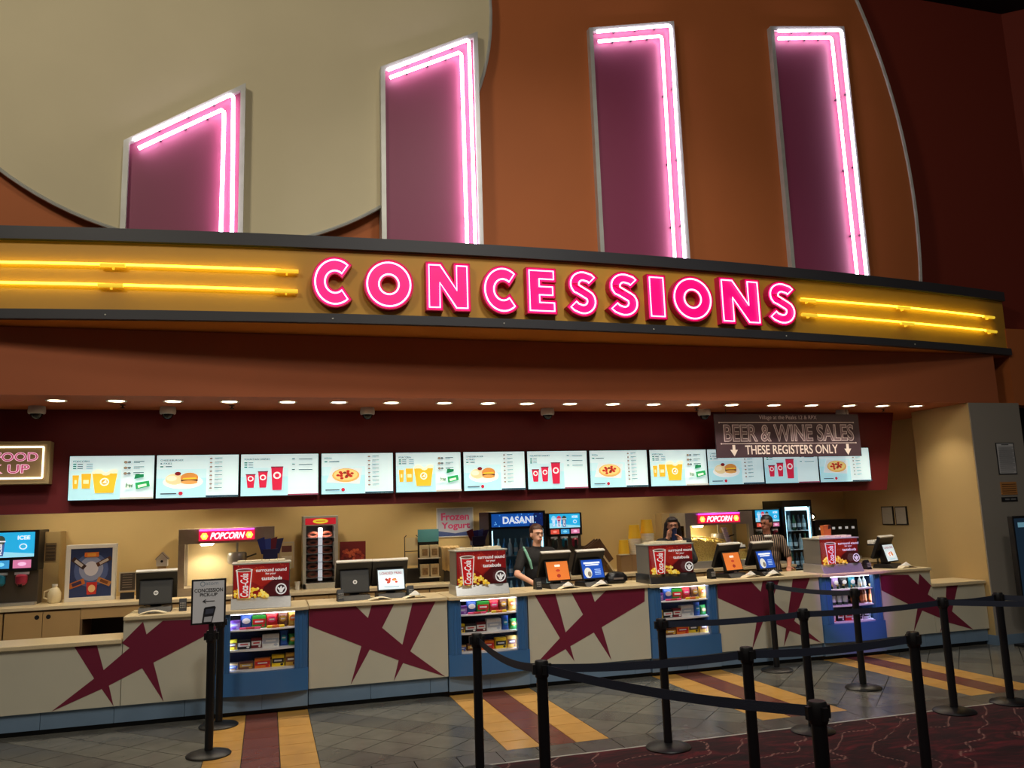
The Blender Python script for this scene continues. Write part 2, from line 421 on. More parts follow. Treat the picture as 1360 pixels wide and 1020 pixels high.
# fascia, soffit, bulkhead
XF = P(1323, 505, YW).x
struct('wall_fascia', MB().box(XL-2, YW, ZS, XF, YW+.18, 3.745), M_FASCIA)
struct('ceiling_soffit', MB().box(XL-2, YW+.18, ZS, XF, YB, ZS+.12), M_FASCIA)
XBE = P(1187, 555, YB).x; XBB = P(1178, 652, YB).x
bz = 2.0
b_ = MB().prism([(YB, bz), (YB+.22, bz), (YB+.22, ZS), (YB, ZS)], XL-2, XBB, 'x')
b_.add([(XBB, YB, bz), (XBB, YB+.22, bz), (XBB, YB+.22, ZS), (XBB, YB, ZS), (XBB, YB, bz), (XBE, YB, ZS), (XBE, YB+.22, ZS), (XBB, YB+.22, bz)],
       [(4, 5, 3), (7, 2, 6), (4, 7, 6, 5)])
struct('wall_bulkhead', b_, M_BULK)
# service area behind the counter
ZC = 2.52
struct('wall_back', MB().box(XL-2, YBACK, 0, 9.45, YBACK+.15, ZC+.6), M_BEIGE)
struct('wall_right', MB().box(9.45, 9.665, 0, 9.6, YBACK+.15, ZC+.9), M_BEIGE)
struct('ceiling_service', MB().box(XL-2, YB+.22, ZC, XBB-.02, YBACK, ZC+.1), mat('service_ceiling', (150, 142, 128), .8))
struct('ceiling_soffit_end', MB().box(XBE+.0, YB, ZS, 9.45, YBACK, ZS+.12), M_FASCIA)
struct('wall_pillar', MB().box(XP, YW, 0, XPR, 9.66, ZS), M_PILLAR, bevel=.006)
struct('wall_pillar_front', MB().box(XP+.008, YW-.012, .0, XPR-.005, YW, ZS-.004), M_PILLAR_SHADE)
struct('baseboard_pillar', MB().box(XP-.012, YW-.022, 0, XPR+.01, 9.54, .12), M_TOE)
# low dropped hoods behind the bulkhead, over the machines
for k, (xa, xb) in enumerate(((232, 345), (560, 722), (905, 1008))):
    a = P(xa, 676, 10.9).x; b = P(xb, 668, 10.9).x
    struct('ceiling_drop', MB().box(a, 10.35, 2.1, b, 11.7, ZC), mat('drop_ceiling_grey', (140, 128, 112), .7))

# ================================================================ SOFFIT DOWNLIGHTS
LX = [75, 155, 230, 305, 382, 450, 520, 590, 648, 700, 757, 814, 868, 921, 972, 1028, 1078, 1128, 1172, 1217]
def spot(name, loc, power, ang, blend, col, r=.04, target=None):
    d = bpy.data.lights.new(name, 'SPOT'); d.energy = power; d.spot_size = math.radians(ang); d.spot_blend = blend; d.color = col; d.shadow_soft_size = r
    o = bpy.data.objects.new(name, d); COL.objects.link(o); o.location = loc
    if target: o.rotation_euler = (Vector(target)-Vector(loc)).to_track_quat('-Z', 'Y').to_euler()
    return o
proto = None
for i, px in enumerate(LX):
    x = P(px, 527+px*.0125, 9.0).x
    if proto is None:
        t = T('downlight', 'small round recessed downlight glowing in the terracotta soffit', 'light', (x, 9.0, ZS), 0, 'row of soffit downlights')
        n = 24
        ring = MB().lathe([(.075, -.002), (.095, -.008), (.1, 0), (.1, .01), (.075, .01)], n=n).build('trim_ring', mat('lamp_trim', (222, 214, 200), .4), t, smooth=True)
        MB().lathe([(.074, -.003), (.074, .004)], n=n).build('lamp_lens', M_LAMP, t)
        proto = t
    else:
        c = copy_tree(proto); c.location.x = x
    spot('downlight_beam', (x, 9.0, ZS-.03), 26, 110, .7, (1, .86, .66), .03)
# domed security cameras and sprinklers hanging from the soffit
DL = ['white dome camera hanging above the pick up light box', 'white dome camera hanging above the screens nearest the light box', 'white dome camera hanging above the first pizza screen of the row',
      'white dome camera hanging above the middle drinks screen', 'white dome camera hanging beside the upper corner of the beer sign', 'white dome camera hanging in front of the beer sign lettering']
SL = ['small dark sprinkler above the screen nearest the light box', 'small dark sprinkler above the cheeseburger screen nearest the light box', 'small dark sprinkler beside the dome camera near the beer sign', 'small dark sprinkler at the soffit end by the sand pillar']
proto = None
for px in (49, 223, 488, 727, 935, 1118):
    p = PZ(px, 541, ZS); loc = (P(px, 545, 9.45).x, 9.45, ZS); lab = dict(zip((49, 223, 488, 727, 935, 1118), DL))[px]
    if proto is None:
        t = T('dome_camera', lab, 'camera', loc, 0, 'dome cameras along the soffit')
        MB().lathe([(.078, 0), (.084, -.05), (.08, -.075), (.066, -.08)][::-1], n=20).build('housing', mat('camera_grey', (196, 190, 184), .5), t, smooth=True)
        MB().lathe([(.002, -.135), (.026, -.13), (.048, -.112), (.062, -.08), (.062, -.06)], n=20).build('dome', mat('smoked_dome', (20, 18, 18), .12), t, smooth=True)
        proto = t
    else: c = copy_tree(proto); c.location = loc; c['label'] = lab
proto = None
for px in (163, 308, 925, 1173):
    loc = (P(px, 540, 9.3).x, 9.3, ZS); lab = SL[(163, 308, 925, 1173).index(px)]
    if proto is None:
        t = T('sprinkler', lab, 'sprinkler', loc, 0, 'sprinklers under the soffit')
        MB().lathe([(.03, 0), (.03, -.006), (.008, -.01)][::-1]).build('escutcheon', M_BLACK, t)
        MB().lathe([(.008, -.03), (.008, -.006)]).build('stem', M_BLACK, t)
        MB().lathe([(.024, -.036), (.024, -.03)]).build('deflector', M_BLACK, t)
        proto = t
    else: c = copy_tree(proto); c.location = loc; c['label'] = lab
# downlights over the back counter
proto = None
for px in (40, 118, 200, 275, 310, 420, 505, 590, 655, 770, 860, 955, 1040):
    base = P(px, 672, 11.35); zc = 2.1 if any(P(a, 676, 10.9).x < base.x < P(b, 668, 10.9).x for a, b in ((232, 345), (560, 722), (905, 1008))) else ZC
    loc = (base.x, 11.35, zc)
    if proto is None:
        t = T('ceiling_spot', 'recessed ceiling spot shining on the beige wall over the machines', 'light', loc, 0, 'spots over the back counter')
        MB().lathe([(.06, -.002), (.078, -.008), (.08, 0), (.08, .008), (.06, .008)], n=20).build('trim_ring', mat('lamp_trim', (222, 214, 200), .4), t, smooth=True)
        MB().lathe([(.059, -.003), (.059, .004)], n=20).build('lamp_lens', M_LAMP, t)
        proto = t
    else: c = copy_tree(proto); c.location = loc
    spot('ceiling_spot_beam', (loc[0], loc[1], loc[2]-.03), 17, 130, .8, (1, .84, .6), .04, (loc[0], 11.75, .9))

proto = None  # row of unseen spots added to light the staff from above
for k in range(8):
    loc = (-2.4+1.5*k, 10.02, ZC)
    if proto is None:
        t = T('added_aisle_spot', 'unseen ceiling spot added over the staff aisle behind the menu bulkhead', 'light', loc, 0, 'spots over the staff aisle')
        MB().lathe([(.06, -.002), (.078, -.008), (.08, 0), (.08, .008), (.06, .008)], n=20).build('trim_ring', mat('lamp_trim', (222, 214, 200), .4), t, smooth=True)
        MB().lathe([(.059, -.003), (.059, .004)], n=20).build('lamp_lens', M_LAMP, t); proto = t
    else: c = copy_tree(proto); c.location = loc
    spot('added_aisle_beam', (loc[0], loc[1], loc[2]-.03), 34, 150, .8, (1, .9, .76), .06)

# ================================================================ NEON WALL PANELS
def neon_panel(outer, tubes, label, yfront=8.42):
    Q = [P(x, y, yfront) for x, y in outer]
    zb = 4.645
    TL, TR = Q[0], Q[1]
    xl = (Q[0].x+Q[3].x)/2; xr = (Q[1].x+Q[2].x)/2
    loc = ((xl+xr)/2, yfront+.05, zb)
    t = T('neon_panel', label, 'light', loc, 0, 'tall neon panels above the marquee')
    fw = .05
    MB().prism([(xl+.01, zb), (xr-.01, zb), (xr-.01, TR.z-.02), (xl+.01, TL.z-.02)], yfront+.05, YW+.0).build('back_panel', mat('burgundy_sign_panel', (144, 56, 88), .5), t, world=True)
    d = Vector((xr-xl, TR.z-TL.z)).normalized()
    for poly, nm in (([(xl, zb), (xl+fw, zb), (xl+fw, TL.z+fw*d.y/d.x), (xl, TL.z)], 'frame_side'),
                     ([(xr-fw, zb), (xr, zb), (xr, TR.z), (xr-fw, TR.z-fw*d.y/d.x)], 'frame_side'),
                     ([(xl+fw, TL.z-fw*1.1+fw*d.y/d.x), (xr-fw, TR.z-fw*1.1-fw*d.y/d.x), (xr-fw, TR.z-fw*d.y/d.x), (xl+fw, TL.z+fw*d.y/d.x)], 'frame_top')):
        MB().prism(poly, yfront, YW).build(nm, M_SILVER, t, world=True)
    for tb in tubes:
        pts = [P(x, y, yfront-.012) for x, y in tb]
        a, b_, c_, e_ = pts; end = Vector((e_.x+(e_.x-c_.x)*(4.66-e_.z)/(e_.z-c_.z), e_.y, 4.66))
        tu = MB().tube([a, b_, (b_+c_)/2+Vector((.01, 0, .006)), c_, end], .019, 10).build('neon_tube', M_NEONW, t, world=True, smooth=True)
        for q0, q1 in ((a, b_), (c_, end)):
            for fr in (.25, .55, .82):
                q = q0.lerp(q1, fr)
                if q.z < 4.7: continue
                MB().tube([q+Vector((0, -.0, 0)), q+Vector((0, .062, 0))], .012, 6).build('tube_support', mat('glass_clip', (70, 60, 66), .4), tu, world=True)
    return t
neon_panel([(163, 186), (326, 110), (323, 310), (160, 305)], [[(177.5, 186), (306, 126), (310, 132), (308, 307)], [(184, 197), (294, 146), (297.6, 152), (293.5, 307)]],
           'shortest burgundy neon panel with steeply slanted top, wholly on the cream disc')
neon_panel([(503, 88), (636, 42), (641, 330), (510, 320)], [[(515, 93), (620, 53.4), (623, 57.5), (631.6, 324.6)], [(518, 103), (609, 70), (613, 75), (620.5, 324.6)]],
           'burgundy neon panel with slanted top straddling the edge of the cream disc')
neon_panel([(785, 37), (897, 28), (915, 345), (795, 335)], [[(793, 42), (888, 34), (891, 38), (909, 340)], [(795, 55), (876, 48), (879, 52), (896, 340)]],
           'level-topped burgundy neon panel on the orange wall next to the cream disc', 8.57)
neon_panel([(1025, 35), (1122, 35), (1155, 365), (1050, 355)], [[(1033.6, 41), (1115, 40), (1118, 44), (1149, 348)], [(1033.6, 51), (1102, 50), (1105, 54), (1136.5, 348)]],
           'level-topped burgundy neon panel beside the outer curved edge of the orange disc', 8.57)

# ================================================================ MARQUEE
MX0, MX1 = -4.6, 9.72
def my(x): return 8.08+(x-2.6)**2/80
def PM(px, py, off=0):
    Y = 8.1
    for _ in range(8): Y = my(P(px, py, Y).x)+off
    return P(px, py, Y)
mq = T('marquee', 'curved amber marquee with charcoal bands reading CONCESSIONS in pink neon', 'sign', (2.6, 8.4, 3.75))
def curved(z0, z1, off, back):
    N = 56; xs = [MX0+(MX1-MX0)*k/N for k in range(N+1)]
    front = [(x, my(x)+off) for x in xs]
    poly = front+[(MX1, 8.95), (8.5, 8.95), (8.5, back), (MX0, back)]
    return MB().prism(poly, z0, z1, 'z')
curved(3.84, 4.51, 0, 8.525).build('face', M_AMBER, mq, world=True)
curved(4.51, 4.635, -.055, 8.525).build('top_band', M_BAND, mq, world=True)
N = 56; xs = [MX0+(MX1-MX0)*k/N for k in range(N+1)]
MB().prism([(x, my(x)-.055) for x in xs]+[(x, my(x)+.01) for x in xs[::-1]], 3.75, 3.842, 'z').build('bottom_band', M_BAND, mq, world=True)
under = MB().prism([(x, my(x)+.01) for x in xs]+[(MX1, 8.95), (MX0, 8.95)], 3.752, 3.84, 'z')
under.build('underside', mat('ochre_underside', (206, 128, 44), .6), mq, world=True)
for px in (139, 442, 670, 869, 1045, 1215):
    q = PM(px, 432+px*.02, -.055); MB().ell((q.x, my(q.x)-.057, 3.79), (.009, .006, .009), 8, 6).build('rivet', M_SILVER, mq, world=True)
def tubeline(pts, breaks, name='neon_tube'):
    Q = [PM(x, y, -.045) for x, y in pts]
    out = []
    for a, b in zip(Q[:-1], Q[1:]):
        for k in range(12): out.append(a.lerp(b, k/12))
    out.append(Q[-1]); out = [Vector((p.x, my(p.x)-.045, p.z)) for p in out]
    tu = MB().tube(out, .0125, 8).build(name, M_NEONY, mq, world=True, smooth=True)
    for b in breaks:
        q = PM(b[0], b[1], -.05)
        MB().tube([(q.x-.11, my(q.x-.11)-.05, q.z+.0), (q.x+.11, my(q.x+.11)-.05, q.z-.0)], .02, 8).build('electrode_cap', mat('neon_glow_cap', (240, 206, 90), .4, emit=.7, ecol=(255, 210, 50)), tu, world=True)  # cap and stand material glows yellow to carry the neon's light
        MB().box(q.x-.008, my(q.x)-.04, q.z-.03, q.x+.008, my(q.x), q.z+.01).build('tube_stand', mat('neon_glow_cap', (240, 206, 90), .4, emit=.7, ecol=(255, 210, 50)), tu, world=True)
tubeline([(-60, 347), (0, 348), (150, 351), (393, 359.5)], [(150, 352.5), (381, 360)])
tubeline([(-60, 374), (0, 375), (150, 378), (392, 386)], [(147, 379), (380, 386.5)])
tubeline([(1064, 397), (1190, 407), (1320, 421.5)], [(1073, 399), (1200, 409), (1313, 421)])
tubeline([(1066, 417), (1200, 428), (1322, 440)], [(1075, 418.5), (1205, 430), (1316, 440)])
# letters: outlines in a unit box (height 1)
def ringpts(cx, cz, r, a0, a1, n): return [(cx+r*math.cos(math.radians(a0+(a1-a0)*k/n)), cz+r*math.sin(math.radians(a0+(a1-a0)*k/n))) for k in range(n+1)]
def stroke(cl, hw):
    n = len(cl); L = []; Rr = []
    for i in range(n):
        a = Vector(cl[max(0, i-1)]); b = Vector(cl[min(n-1, i+1)]); t = (b-a).normalized(); nn = Vector((-t.y, t.x))
        L.append((cl[i][0]+nn.x*hw, cl[i][1]+nn.y*hw)); Rr.append((cl[i][0]-nn.x*hw, cl[i][1]-nn.y*hw))
    return Rr+L[::-1]
def ccw(p):
    A = sum(p[i][0]*p[(i+1) % len(p)][1]-p[(i+1) % len(p)][0]*p[i][1] for i in range(len(p))); return p if A > 0 else p[::-1]
GL = {}
sw = .125
GL['O'] = (1.0, [ringpts(.5, .5, .5, 0, 360, 40)[:-1]], [ringpts(.5, .5, .235, 0, 360, 30)[:-1]])
GL['C'] = (.84, [ccw(stroke(ringpts(.5, .5, .37, 48, 312, 30), .13))], [])
GL['I'] = (.27, [[(0, 0), (.27, 0), (.27, 1), (0, 1)]], [])
GL['N'] = (.86, [[(0, 0), (.25, 0), (.25, .56), (.6, 0), (.86, 0), (.86, 1), (.61, 1), (.61, .44), (.26, 1), (0, 1)]], [])
GL['E'] = (.6, [[(0, 0), (.6, 0), (.6, .22), (.25, .22), (.25, .39), (.57, .39), (.57, .61), (.25, .61), (.25, .78), (.6, .78), (.6, 1), (0, 1)]], [])
s_cl = [(.555, .80), (.50, .855)]+ringpts(.335, .7, .195, 70, 215, 10)+[(.24, .565), (.335, .51), (.43, .455)]+ringpts(.325, .3, .2, 35, -110, 10)+[(.16, .15), (.09, .22)]
GL['S'] = (.66, [ccw(stroke(s_cl, .106))], [])
M_LETTER = mat('hot_pink_channel_face', (226, 8, 112), .4, emit=.55, ecol=(255, 0, 128))  # own glow stands in for neon light on the painted face
M_LETRIM = mat('red_channel_rim', (226, 20, 84), .4)
LET = [('C', 415, 467, 342, 408), ('O', 484, 549, 346, 411), ('N', 566, 624, 350, 413), ('C', 640, 687, 354, 417), ('E', 699, 738, 357, 417),
       ('S', 752, 794, 359, 420), ('S', 806, 849, 362, 422), ('I', 859, 883, 366, 424), ('O', 891, 945, 368, 427), ('N', 955, 1008, 371, 431), ('S', 1017, 1056, 375, 432)]
for ch, a, b, t_, bb in LET:
    q0 = PM(a, (t_+bb)/2, -.06); q1 = PM(b, (t_+bb)/2, -.06); qc = PM((a+b)/2, (t_+bb)/2, -.06)
    H = (PM((a+b)/2, t_, -.06)-PM((a+b)/2, bb, -.06)).z-.05; W = (q1.x-q0.x)-.05
    gw, outs, holes = GL[ch]
    def loc2(p): return ((p[0]/gw-.5)*W, (p[1]-.5)*H)
    rz = math.atan((qc.x-2.6)/40)
    bw = INV[mq.name] @ Matrix.Translation((qc.x, my(qc.x), qc.z)) @ Matrix.Rotation(rz, 4, 'Z')
    inner_o = [[loc2(p) for p in o_] for o_ in outs]; inner_h = [[loc2(p) for p in h_] for h_ in holes]
    mb = MB(); rim = MB(); neon = MB()
    go = [offset_poly(p, .026) for p in inner_o]; gh = [offset_poly(p, -.026) for p in inner_h]
    if holes:
        n1 = len(go[0]); n2 = len(gh[0]); n = 40
        o2 = go[0]; h2 = [offset_poly(ringpts(0, 0, 1, 0, 360, n)[:-1], 0)]
        hh = []
        for k in range(n1):
            an = 2*math.pi*k/n1; hh.append((W*(.235-.0)*math.cos(an)*(1-.026/(.235*W)), H*.235*math.sin(an)*(1-.026/(.235*H))))
        for (mb_, y0, y1, so, sh) in ((rim, -.085, 0, 0, 0), (mb, -.078, -.03, -.012, .012)):
            oo = offset_poly(o2, so) if so else o2; ho = [(x*(1+sh/.1), z*(1+sh/.1)) for x, z in hh] if sh else hh
            v = [(x, y0, z) for x, z in oo]+[(x, y0, z) for x, z in ho]+[(x, y1, z) for x, z in oo]+[(x, y1, z) for x, z in ho]
            f = []
            for k in range(n1):
                j = (k+1) % n1
                if mb_ is mb: f.append((k, j, n1+j, n1+k))
                f.append((k, 2*n1+k, 2*n1+j, j)); f.append((n1+k, n1+j, 3*n1+j, 3*n1+k))
            mb_.add(v, f)
    else:
        n = len(go[0]); oo = go[0]
        rim.add([(x, -.085, z) for x, z in oo]+[(x, 0, z) for x, z in oo], [(k, n+k, n+(k+1) % n, (k+1) % n) for k in range(n)])
        mb.prism(offset_poly(oo, -.004), -.07, -.02)
    for o_ in inner_o+inner_h:
        ins = offset_poly(o_, -.004)
        neon.tube([(x, -.088, z) for x, z in ins], .0085, 7, closed=True)
    for m_ in (mb, rim, neon): m_.v = [tuple(bw @ Vector(p)) for p in m_.v]
    if not holes:
        pass
    lo = mb.build('letter', M_LETTER, mq); lo['label'] = 'hot pink channel letter %s' % ch
    ro = rim.build('letter_rim', M_LETRIM, lo); so_ = ro.modifiers.new('thick', 'SOLIDIFY'); so_.thickness = .012; so_.offset = 0
    neon.build('neon_outline', M_NEONP, lo, smooth=True)

# ================================================================ COUNTER
ZT = 1.0; ZA = .80
def shards(px, zoom, off):
    return [P(off[0]+x/zoom, off[1]+y/zoom, YF-.004) for x, y in px]
def counter_section(x0, x1, low, poly, label):
    """low: (xa, xb) span of the lower accessible shelf inside x0..x1"""
    t = T('counter_section', label, 'counter', ((x0+x1)/2, YF+.3, 0), 0, 'concession counter sections')
    g = .003
    hx0, hx1 = x0, x1
    if low:
        if low[0] <= x0+.01: hx0 = low[1]
        else: hx1 = low[0]
    MB().box(hx0+g, YF, .2, hx1-g, YF+.05, ZT-.035).build('front_panel', M_CREAMLAM, t, world=True)
    MB().box(hx0+g, YF-.035, ZT-.035, hx1-g, YF+.62, ZT).build('worktop', M_TOP, t, world=True, bevel=.006)
    MB().box(hx0+g, YF+.05, .2, hx1-g, YF+.55, ZT-.035).build('carcass', M_WOOD, t, world=True)
    if low:
        MB().box(low[0]+g, YF, .2, low[1]-g, YF+.05, ZA-.04).build('front_panel', M_CREAMLAM, t, world=True)
        MB().box(low[0]+g, YF-.035, ZA-.04, low[1]-g, YF+.5, ZA).build('low_worktop', M_TOP, t, world=True, bevel=.006)
        MB().box(low[0]+g, YF+.05, .2, low[1]-g, YF+.45, ZA-.04).build('carcass', M_WOOD, t, world=True)
    MB().prism([(p.x, p.z) for p in poly], YF-.003, YF).build('star_inlay', M_SHARD, t, world=True)
    x = x0+g; toe = MB().box(x0+g, YF+.07, 0, x1-g, YF+.4, .2).build('plinth', M_BLACK, t, world=True)
    while x < x1-.02:
        x2 = min(x+.61, x1-g); MB().box(x+.001, YF+.03, .045, x2-.002, YF+.07, .197).build('base_tile', M_TOE, toe, world=True, bevel=.002); x = x2
def clampx(ps, x0, x1, zmax=None):
    out = []
    for p in ps:
        q = p.copy(); q.x = min(max(q.x, x0+.004), x1-.004); q.z = max(q.z, .203)
        if zmax is not None: q.z = min(q.z, zmax(q.x))
        out.append(q)
    return out
CS = [(-.46, .41), (1.82, 2.70), (4.12, 4.99), (6.37, 7.25)]
XA = P(163, 848, YF).x; XB = P(1237, 778, YF).x
z_hi = lambda x: ZT-.036
s0 = shards([(395, 295), (515, 290), (550, 440), (688, 322), (650, 265), (650, 185), (760, 183), (778, 250), (865, 178), (1160, 165), (1160, 228), (815, 400), (868, 622), (755, 430), (578, 522), (602, 645), (540, 540), (272, 678), (500, 485)], 4, (0, 780))
counter_section(XL, CS[0][0], (XL, XA), clampx(s0, XL, CS[0][0], lambda x: ZA-.041 if x < XA-.002 else ZT-.036), 'cream counter section with low shelf and red star inlay behind the sign stand')
s1 = shards([(118, 110), (370, 98), (435, 163), (455, 92), (575, 85), (510, 215), (618, 305), (672, 80), (795, 70), (660, 340), (845, 490), (622, 402), (572, 512), (598, 388), (445, 330), (343, 535), (400, 312), (118, 205)], 4, (380, 780))
counter_section(CS[0][1], CS[1][0], None, clampx(s1, CS[0][1], CS[1][0], z_hi), 'cream counter section with purple star inlay carrying two black-backed registers')
s2 = shards([(360, 30), (470, 24), (525, 240), (618, 145), (555, 18), (660, 12), (680, 78), (740, 8), (945, -2), (945, 75), (717, 212), (768, 385), (675, 240), (550, 313), (572, 392), (525, 328), (345, 440), (495, 270)], 4, (620, 780))
counter_section(CS[1][1], CS[2][0], None, clampx(s2, CS[1][1], CS[2][0], z_hi), 'cream counter section with burgundy star inlay where the employee leans')
w1, w3 = CS[1][0]-CS[0][1], CS[3][0]-CS[2][1]
s3 = [Vector((CS[2][1]+(p.x-CS[0][1])*w3/w1, p.y, p.z)) for p in s1]
counter_section(CS[2][1], CS[3][0], None, clampx(s3, CS[2][1], CS[3][0], z_hi), 'cream counter section with red star inlay beside the bottle case')
s4 = shards([(325, 85), (460, 85), (510, 133), (515, 80), (570, 80), (570, 140), (555, 180), (640, 240), (645, 132), (700, 129), (672, 262), (778, 375), (640, 312), (618, 385), (628, 300), (528, 258), (488, 360), (505, 250), (325, 160)], 3.643, (1080, 740))
counter_section(CS[3][1], XP-.01, (XB, XP-.01), clampx(s4, CS[3][1], XP-.01, lambda x: ZA-.041 if x > XB+.002 else ZT-.036), 'cream counter section with low shelf ending against the sand pillar')

# ================================================================ CANDY DISPLAY CASES
M_DARKIN = mat('dark_case_interior', (44, 36, 48), .5)
SH = [.425, .615, .805]
CASE_AT = ['in the case behind the sign stand', 'in the case by the leaning employee', 'in the case below the popcorn tubs', 'in the purple-lit bottle case']
def bow(x0, x1, y, d, n=14):
    return [(x0+(x1-x0)*k/n, y-d*(1-(2*k/n-1)**2)) for k in range(n+1)]
def display_case(i, x0, x1, strips, label, trim=M_BLUE):
    t = T('display_case', label, 'display case', ((x0+x1)/2, YF+.3, 0), 0, 'blue candy display cases')
    g = .003; x0 += g; x1 -= g; cw = .13
    yb = YF+.58
    # lower cabinet with bowed front
    MB().prism(bow(x0, x1, YF-.03, .05)+[(x1, yb), (x0, yb)], .2, .41, 'z').build('lower_cabinet', M_BLUE, t, world=True)
    MB().box(x0, yb-.02, .41, x1, yb, .96).build('back_panel', M_DARKIN, t, world=True)
    for sx, xa, xb in ((-1, x0, x0+cw), (1, x1-cw, x1)):
        # column: rounded outer edge plus fluted inner strip
        o = xa if sx < 0 else xb; n_ = xb if sx < 0 else xa
        k = [(o+(-sx)*.07*(1-math.cos(a*math.pi/12)), YF-.045+.07*(1-math.sin(a*math.pi/12))) for a in range(7)]
        poly = k+[(n_, YF-.045), (n_, YF+.02), (o, YF+.02)]
        col = MB().prism(poly, .41, .965, 'z').build('column', trim, t, world=True)
        MB().box(o+(-sx)*.0, YF+.02, .41, o+(-sx)*.02, yb-.02, .96).build('side_wall', M_BLUEDK, t, world=True)
        for q in (.055, .09, .118):
            MB().tube([(o-sx*q, YF-.047, .42), (o-sx*q, YF-.047, .955)], .007, 6).build('flute', trim, col, world=True, smooth=True)
    for z in SH:
        MB().prism(bow(x0+cw*.7, x1-cw*.7, YF+.0, .05)+[(x1-cw*.2, yb-.03), (x0+cw*.2, yb-.03)], z-.012, z, 'z').build('shelf', mat('white_shelf', (228, 224, 222), .35), t, world=True)
    MB().box(x0+.02, YF+.03, .955, x1-.02, yb-.02, .965).build('canopy', M_WHITEPL, t, world=True)
    MB().box(x0+cw, YF+.03, .945, x1-cw, YF+.05, .954).build('added_canopy_strip', mat('added_case_glow', (250, 250, 255), .4, emit=9, ecol=(245, 246, 255)), t, world=True)  # glowing strip added under the canopy to brighten the goods
    for s_ in strips:
        xx = x0+cw-.012 if s_ < 0 else x1-cw+.012
        MB().box(xx-.011, YF+.002, .43, xx+.011, YF+.02, .945).build('light_strip', M_TUBE, t, world=True)
    MB().prism(bow(x0-.0, x1+.0, YF-.075, .045)+[(x1, yb+.06), (x0, yb+.06)], .965, 1.0, 'z').build('slab', M_TOP, t, world=True, bevel=.005)
    pl = MB().box(x0, YF+.07, 0, x1, YF+.4, .2).build('plinth', M_BLACK, t, world=True)
    xm = (x0+x1)/2
    for a, b in ((x0, xm), (xm, x1)):
        MB().box(a+.001, YF+.0, .045, b-.001, YF+.07, .197).build('base_tile', M_TOE, pl, world=True, bevel=.002)
    return t
display_case(0, *CS[0], (-1,), 'blue candy display case with bowed shelves behind the pick-up sign')
display_case(1, *CS[1], (1,), 'blue candy display case with bowed shelves beside the leaning employee')
display_case(2, *CS[2], (1,), 'blue candy display case with bowed shelves under the popcorn tub stacks')
display_case(3, *CS[3], (1,), 'blue display case glowing purple and stocked with bottles')

COLS = {'purple': (118, 60, 150), 'blue': (36, 84, 168), 'red': (196, 24, 34), 'green': (44, 140, 50), 'gold': (206, 160, 60), 'yellow': (246, 208, 36), 'orange': (232, 116, 30),
        'pink': (236, 70, 130), 'white': (226, 224, 220), 'black': (34, 30, 34), 'brown': (110, 62, 40), 'tan': (206, 166, 110), 'teal': (30, 140, 160), 'maroon': (110, 18, 30), 'lilac': (170, 140, 200), 'silver': (176, 180, 190)}
def candy_box(kind, col, col2, x, y, z, w, h, d, label, group, tilt=0):
    t = T({'box': 'candy_box', 'bag': 'candy_bag', 'roll': 'candy_roll'}[kind], label, {'box': 'box', 'bag': 'bag', 'roll': 'roll'}[kind], (x, y, z), tilt, group)
    m = mat('pack_'+col, COLS[col], .4, var=.12, scale=22)
    if kind == 'box':
        MB().box(-w/2, 0, 0, w/2, d, h).build('carton', m, t, bevel=.002, bseg=1)
        c = Canvas(); c.rect(-w*.46, h*.3, w*.46, h*.72, COLS[col2]); c.rect(-w*.3, h*.45, w*.3, h*.58, COLS['white'] if col2 != 'white' else COLS['red'])
        c.ell(w*.3, h*.18, w*.12, h*.1, COLS[col2]); c.build('print', M_PRINT, t)
    elif kind == 'bag':
        n = 8; rows = []
        mb = MB(); v = []; f = []
        prof = [(0, .004), (.06, .006), (.14, d*.42), (.35, d*.55), (.65, d*.5), (.86, d*.3), (.94, .006), (1, .004)]
        for zz, dd in prof:
            for k in range(n):
                a = 2*math.pi*k/n; ww = w/2*(1-.08*(dd > .01)); v.append((ww*math.copysign(abs(math.cos(a))**.7, math.cos(a)), d/2+dd*math.sin(a), zz*h))
        for i in range(len(prof)-1):
            for k in range(n): f.append((i*n+k, i*n+(k+1) % n, (i+1)*n+(k+1) % n, (i+1)*n+k))
        f.append(tuple(range(n-1, -1, -1))); f.append(tuple((len(prof)-1)*n+k for k in range(n)))
        mb.add(v, f).build('pouch', m, t, smooth=True)
        c = Canvas(); c.ell(0, h*.55, w*.32, h*.2, COLS[col2]); c.rect(-w*.2, h*.5, w*.2, h*.6, COLS['white']); c.build('print', M_PRINT, t, (0, -d*.06, 0))
    else:
        MB().tube([(-w/2, h/2, h/2), (-w/2+.01, h/2, h/2), (w/2-.01, h/2, h/2), (w/2, h/2, h/2)], [h*.35, h/2, h/2, h*.35], 10).build('wrapper', m, t, smooth=True)
        MB().tube([(-w*.2, h/2, h/2), (w*.2, h/2, h/2)], h*.52, 10).build('band', mat('pack_'+col2, COLS[col2], .4, var=.12, scale=22), t, smooth=True)
    return t
SHELFNAME = ['bottom shelf', 'middle shelf', 'top shelf']
PLAN = {2: [('box', 'purple', 'lilac', .12, .085), ('bag', 'blue', 'white', .12, .135), ('box', 'green', 'red', .13, .12), ('bag', 'red', 'pink', .12, .14), ('bag', 'brown', 'gold', .1, .14), ('bag', 'gold', 'orange', .1, .145)],
        1: [('box', 'yellow', 'brown', .085, .09), ('box', 'black', 'white', .12, .085), ('box', 'maroon', 'white', .1, .095), ('box', 'white', 'silver', .16, .12), ('bag', 'blue', 'teal', .08, .145), ('bag', 'green', 'gold', .08, .11)],
        0: [('box', 'tan', 'blue', .09, .06), ('box', 'brown', 'gold', .13, .07), ('box', 'orange', 'red', .15, .09), ('box', 'yellow', 'black', .12, .11), ('box', 'gold', 'brown', .1, .12)]}
